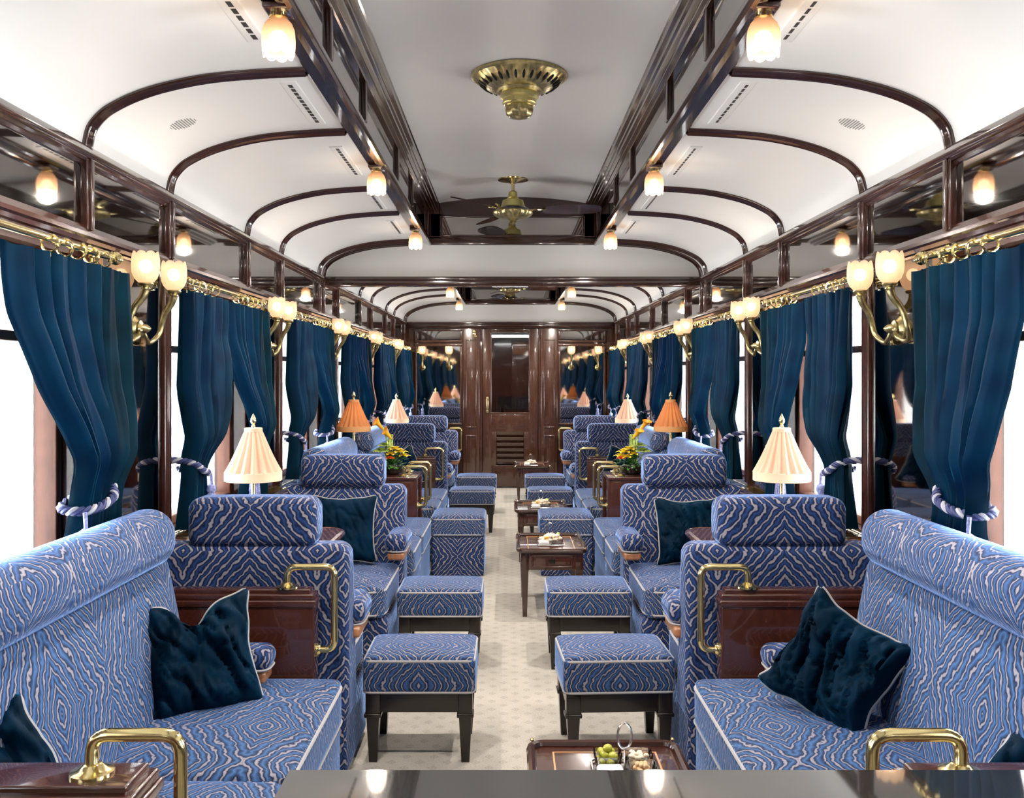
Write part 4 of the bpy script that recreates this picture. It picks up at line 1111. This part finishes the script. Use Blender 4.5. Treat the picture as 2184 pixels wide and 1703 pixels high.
# ------------------------------------------------------------------ cushions
def pillow(label, loc, n, roll, size=.38, th=.075, chop=0, seed=1, mat=None, wr=1.0):
    t = thing('scatter_cushion', label, 'cushion', (0,0,0), 0, 'dark blue velvet cushions')
    n = Vector(n).normalized(); up = (Vector((0,0,1)) - n*n.z).normalized(); x = up.cross(n)
    R = Matrix((x, up, n)).transposed().to_4x4()
    t.matrix_basis = Matrix.Translation(loc) @ R @ Matrix.Rotation(math.radians(roll), 4, 'Z')
    K = 46; hs = size/2
    def P(u, v, side):
        # pincushion outline
        ed = 1 - .07*(1-u*u) if abs(v) > 0 else 1
        xx = hs*u*(1 - .13*(1-v*v)*abs(u)**2) ; yy = hs*v*(1 - .13*(1-u*u)*abs(v)**2)
        cr = .93 if abs(u*v) > .93 else 1
        xx *= cr; yy *= cr
        if chop and v > 0: yy -= chop*hs*math.exp(-(u/.28)**2)*(v**2)
        b = max(0, (1-u**4)*(1-v**4))**.6
        q = Vector((u*1.6+seed, v*1.6, seed*1.7 + (0 if side > 0 else 9)))
        q2 = Vector((u*2.6+v*1.1+seed, (v-u)*.75, seed*1.3 + (0 if side > 0 else 9))); wk = noise.noise(q)*.3 - 0.7*(1-min(1, abs(noise.noise(q2))*5))**2*.5 - .7*(1-min(1, abs(noise.noise(q2*1.9+Vector((3,1,0))))*5))**2*.35 + .12 + noise.noise(Vector((u*7+v*3, v*2-u, seed)))*.10
        z = side*th*b*(1 + wr*wk)
        # radiating creases from the chop
        if chop: z += side*b*.012*math.cos(14*math.atan2(u, 1.15-v))*math.exp(-abs(1-v)*.6)
        e = Vector((noise.noise(Vector((u*2.2, v*2.2, seed+5)))*.012*wr, noise.noise(Vector((u*2.2, v*2.2, seed+8)))*.012*wr, noise.noise(Vector((u*1.3, v*1.3, seed+3)))*.03*wr))
        return Vector((xx, yy, z)) + e
    keyed = {}; m = MB(); vs = []; fs = []
    def vid(i, j, sd):
        u, v = -1+2*i/K, -1+2*j/K
        if i in (0, K) or j in (0, K): sd = 0
        k = (i, j, sd)
        if k not in keyed: keyed[k] = len(vs); vs.append(P(u, v, sd))
        return keyed[k]
    for sd in (1, -1):
        for i in range(K):
            for j in range(K):
                q = [vid(i,j,sd), vid(i+1,j,sd), vid(i+1,j+1,sd), vid(i,j+1,sd)]
                fs.append(q if sd > 0 else q[::-1])
    W_ = t.matrix_basis; m.add([W_ @ p for p in vs], fs)
    c = m.build('cover', PILL, t, angle=120)
    ring = [P(-1+2*i/K, -1, 0) for i in range(K)] + [P(1, -1+2*i/K, 0) for i in range(K)] + [P(1-2*i/K, 1, 0) for i in range(K)] + [P(-1, 1-2*i/K, 0) for i in range(K)]
    m = MB(); m.tube([W_ @ p for p in ring], .0045, 6, closed=True); m.build('piping', PIPE, t)
    return t
pillow('large dark blue cushion with a dented top leaning on the near left sofa', (-.995, 2.97, .585), (.42,-.85,.38), 4, .375, .085, .42, 2.3)
pillow('dark blue cushion at the bottom left edge, behind the brass handle', (-1.13, 2.0, .53), (.55,-.70,.45), 24, .38, .07, .1, 6.1)
pillow('large dark blue cushion tilted on its corner on the near right sofa', (.945, 2.86, .59), (-.62,-.72,.36), -24, .35, .085, 0, 4.4, wr=1.4)
pillow('dark blue cushion cut off by the right edge of the photo', (1.12, 2.06, .46), (-.55,-.70,.45), -30, .38, .07, .1, 8.3)
pillow('dark blue cushion upright on the left forward-facing armchair', (-.92, 5.17, .635), (.02,-.96,.25), 0, .37, .065, .0, 11.2, wr=.5)
pillow('dark blue cushion upright on the right forward-facing armchair', (.94, 5.17, .625), (-.02,-.96,.25), 0, .37, .065, 0, 14.6, wr=1.1)
pillow('dark blue cushion beyond the left flowers, one corner showing', (-.98, 8.70, .61), (.3,-.9,.3), 24, .37, .06, 0, 17.2)
pillow('dark blue cushion beyond the right flowers, one corner showing', (1.0, 8.70, .62), (-.3,-.9,.3), -18, .37, .06, 0, 21.9)

# ------------------------------------------------------------------ flowers
def flowers(s, label, seed):
    rnd = random.Random(seed); bx, by, bz = s*.915, 7.30, .72; fl = False
    t = thing('flower_arrangement', label, 'flowers', (bx, by, bz), 0, 'flower arrangements on the cabinets')
    MB().lathe([(.05,0),(.075,.01),(.09,.05),(.085,.06),(.02,.058)], (bx,by,bz), 20).build('bowl', WOODD, t)
    def leafm(m, c, d, L, W):
        d = Vector(d).normalized(); sdv = d.cross(Vector((0,0,1)));
        sdv = sdv.normalized() if sdv.length > .05 else Vector((1,0,0)); up = sdv.cross(d)
        c = Vector(c); pts = []
        for i, (l, w_) in enumerate(((0,.12),(.3,.8),(.6,1),(.85,.6),(1,.03))):
            p = c + d*L*l - Vector((0,0,1))*L*.35*l*l
            pts.append([p - sdv*W*w_ + up*W*.3*w_, p, p + sdv*W*w_ + up*W*.3*w_])
        m.grid(pts)
    m = MB()
    for k in range(190):
        a = rnd.random()*2*PI; e = rnd.uniform(-.1, 1.2); r = rnd.uniform(.02, .115)
        d = Vector((math.cos(a)*math.cos(e), math.sin(a)*math.cos(e), math.sin(e)))
        c = Vector((bx, by, bz+.05)) + Vector((d.x*r*1.1, d.y*r*.8, abs(d.z)*r*1.0)); leafm(m, c, d, rnd.uniform(.03, .055), rnd.uniform(.009, .016))
    m.build('leaves', LEAF, t)
    def blossom(nm, mat, c, R, n, layers=2, L=1.0):
        m = MB(); c = Vector(c)
        for ly in range(layers):
            for k in range(n):
                a = 2*PI*(k+.5*ly)/n; e = .35 + .5*ly; d = Vector((math.cos(a)*math.cos(e), math.sin(a)*math.cos(e)*1, math.sin(e)))
                leafm(m, c, d, R*1.2*(1-.2*ly)*L, R*.46)
        m.ball(c + Vector((0,0,R*.15)), R*.22, 8, 6); m.build(nm, mat, t)
    q = 1 if s < 0 else -1
    blossom('lily', YEL, (bx+q*.07, by-.04, bz+.165), .058, 6)
    blossom('lily', YEL, (bx+q*.03, by-.02, bz+.185), .055, 6)
    blossom('lily', YEL, (bx+q*.095, by-.02, bz+.135), .05, 6)
    blossom('lily', YEL, (bx-q*.0, by-.05, bz+.15), .045, 6)
    blossom('rose', ORG, (bx+(.0 if s < 0 else -.10+.0)*1, by-.10, bz+.125), .036, 9, 3)
    blossom('chrysanthemum', LEAFL, (bx-q*.075, by-.02, bz+.17), .065, 18, 3)
    blossom('chrysanthemum', LEAFL, (bx-q*.055, by+.02, bz+.21), .055, 18, 3)
    if s > 0: blossom('lily', YEL, (bx-.06, by-.08, bz+.13), .05, 6)
    m = MB(); st = [((-.03, -.005), .37, (-.085, -.075)), ((-.015, .0), .30, (-.02, 0))]
    for (x0, y0), hh, (x1, y1) in st:
        x1 = x1 if s < 0 else -x1*.9; x0 = x0 if s < 0 else -x0
        P = smoothpath([(bx+x0, by+y0, bz+.05), (bx+x0, by+y0, bz+hh*.6), (bx+lerp(x0, x1, .6), by, bz+hh*.92), (bx+x1, by-.01, bz+hh)], 5)
        m.tube(P, .006, 7)
    for dx in (.0, .012, .024): m.tube([(bx-.02+dx, by, bz+.1), (bx-.018+dx, by, bz+.30)], .005, 6)
    m.build('stems', LEAFL, t)
    for (x0, y0), hh, (x1, y1) in st:
        x1 = x1 if s < 0 else -x1*.9
        m = MB(); c = (bx+x1, by-.012, bz+hh-.01)
        dirv = Matrix.Translation(c) @ Matrix.Rotation(math.radians(-35 if s < 0 else 35), 4, 'Y') @ Matrix.Rotation(.4, 4, 'X')
        m.lathe([(.007,-.03),(.013,.0),(.018,.03),(.030,.052),(.034,.056),(.026,.050),(.014,.028),(.004,.0)], (0,0,0), 16, M=dirv, dz=lambda a, i: .016*math.cos(a) if 2 < i < 6 else 0); m.build('calla_lily', AMB, t)
flowers(-1, 'flowers with an orange rose, yellow lilies and amber callas on the left cabinet', 5)
flowers(1, 'flowers with yellow lilies and tall amber callas on the right cabinet', 9)

# ------------------------------------------------------------------ grand piano lid in the foreground
p = thing('piano', 'glossy black piano with its lid closed across the bottom of the photo', 'piano', (.3, .75, 0))
m = MB(); out = [(-.30,.30),(-.30,1.155),(.62,1.155),(.88,1.12),(1.0,.95),(1.04,.30)]
def slab(m, pts, z0, z1):
    n = len(pts); m.add([(x,y,z0) for x,y in pts]+[(x,y,z1) for x,y in pts], [tuple(range(n-1,-1,-1)), tuple(range(n,2*n))] + [(i,(i+1)%n,n+(i+1)%n,n+i) for i in range(n)])
slab(m, out, .956, .972); slab(m, [(x+(.004 if x<0 else -.004), y-(.004 if y>1 else -.004)) for x,y in out], .950, .980); m.build('lid', PIANO, p)
m = MB(); slab(m, [(x*.96+.012, .30+(y-.30)*.97) for x, y in out], .66, .952); m.build('case', PIANO, p)
m = MB(); slab(m, [(-.26,.10),(-.26,.32),(1.0,.32),(1.0,.10)], .66, .72); m.build('key_bed', PIANO, p)
m = MB()
for k in range(36): m.rbox(-.24+k*.0335, -.24+k*.0335+.032, .12, .27, .72, .735, .002, 1)
m.build('keys', CHINA, p)
for x, y in ((-.2,.35),(.92,.35),(.3,1.05)):
    m = MB(); m.lathe([(.045,.66),(.05,.6),(.03,.5),(.028,.15),(.045,.08),(.02,.0)], (x,y,0), 16); m.build('leg', PIANO, p)
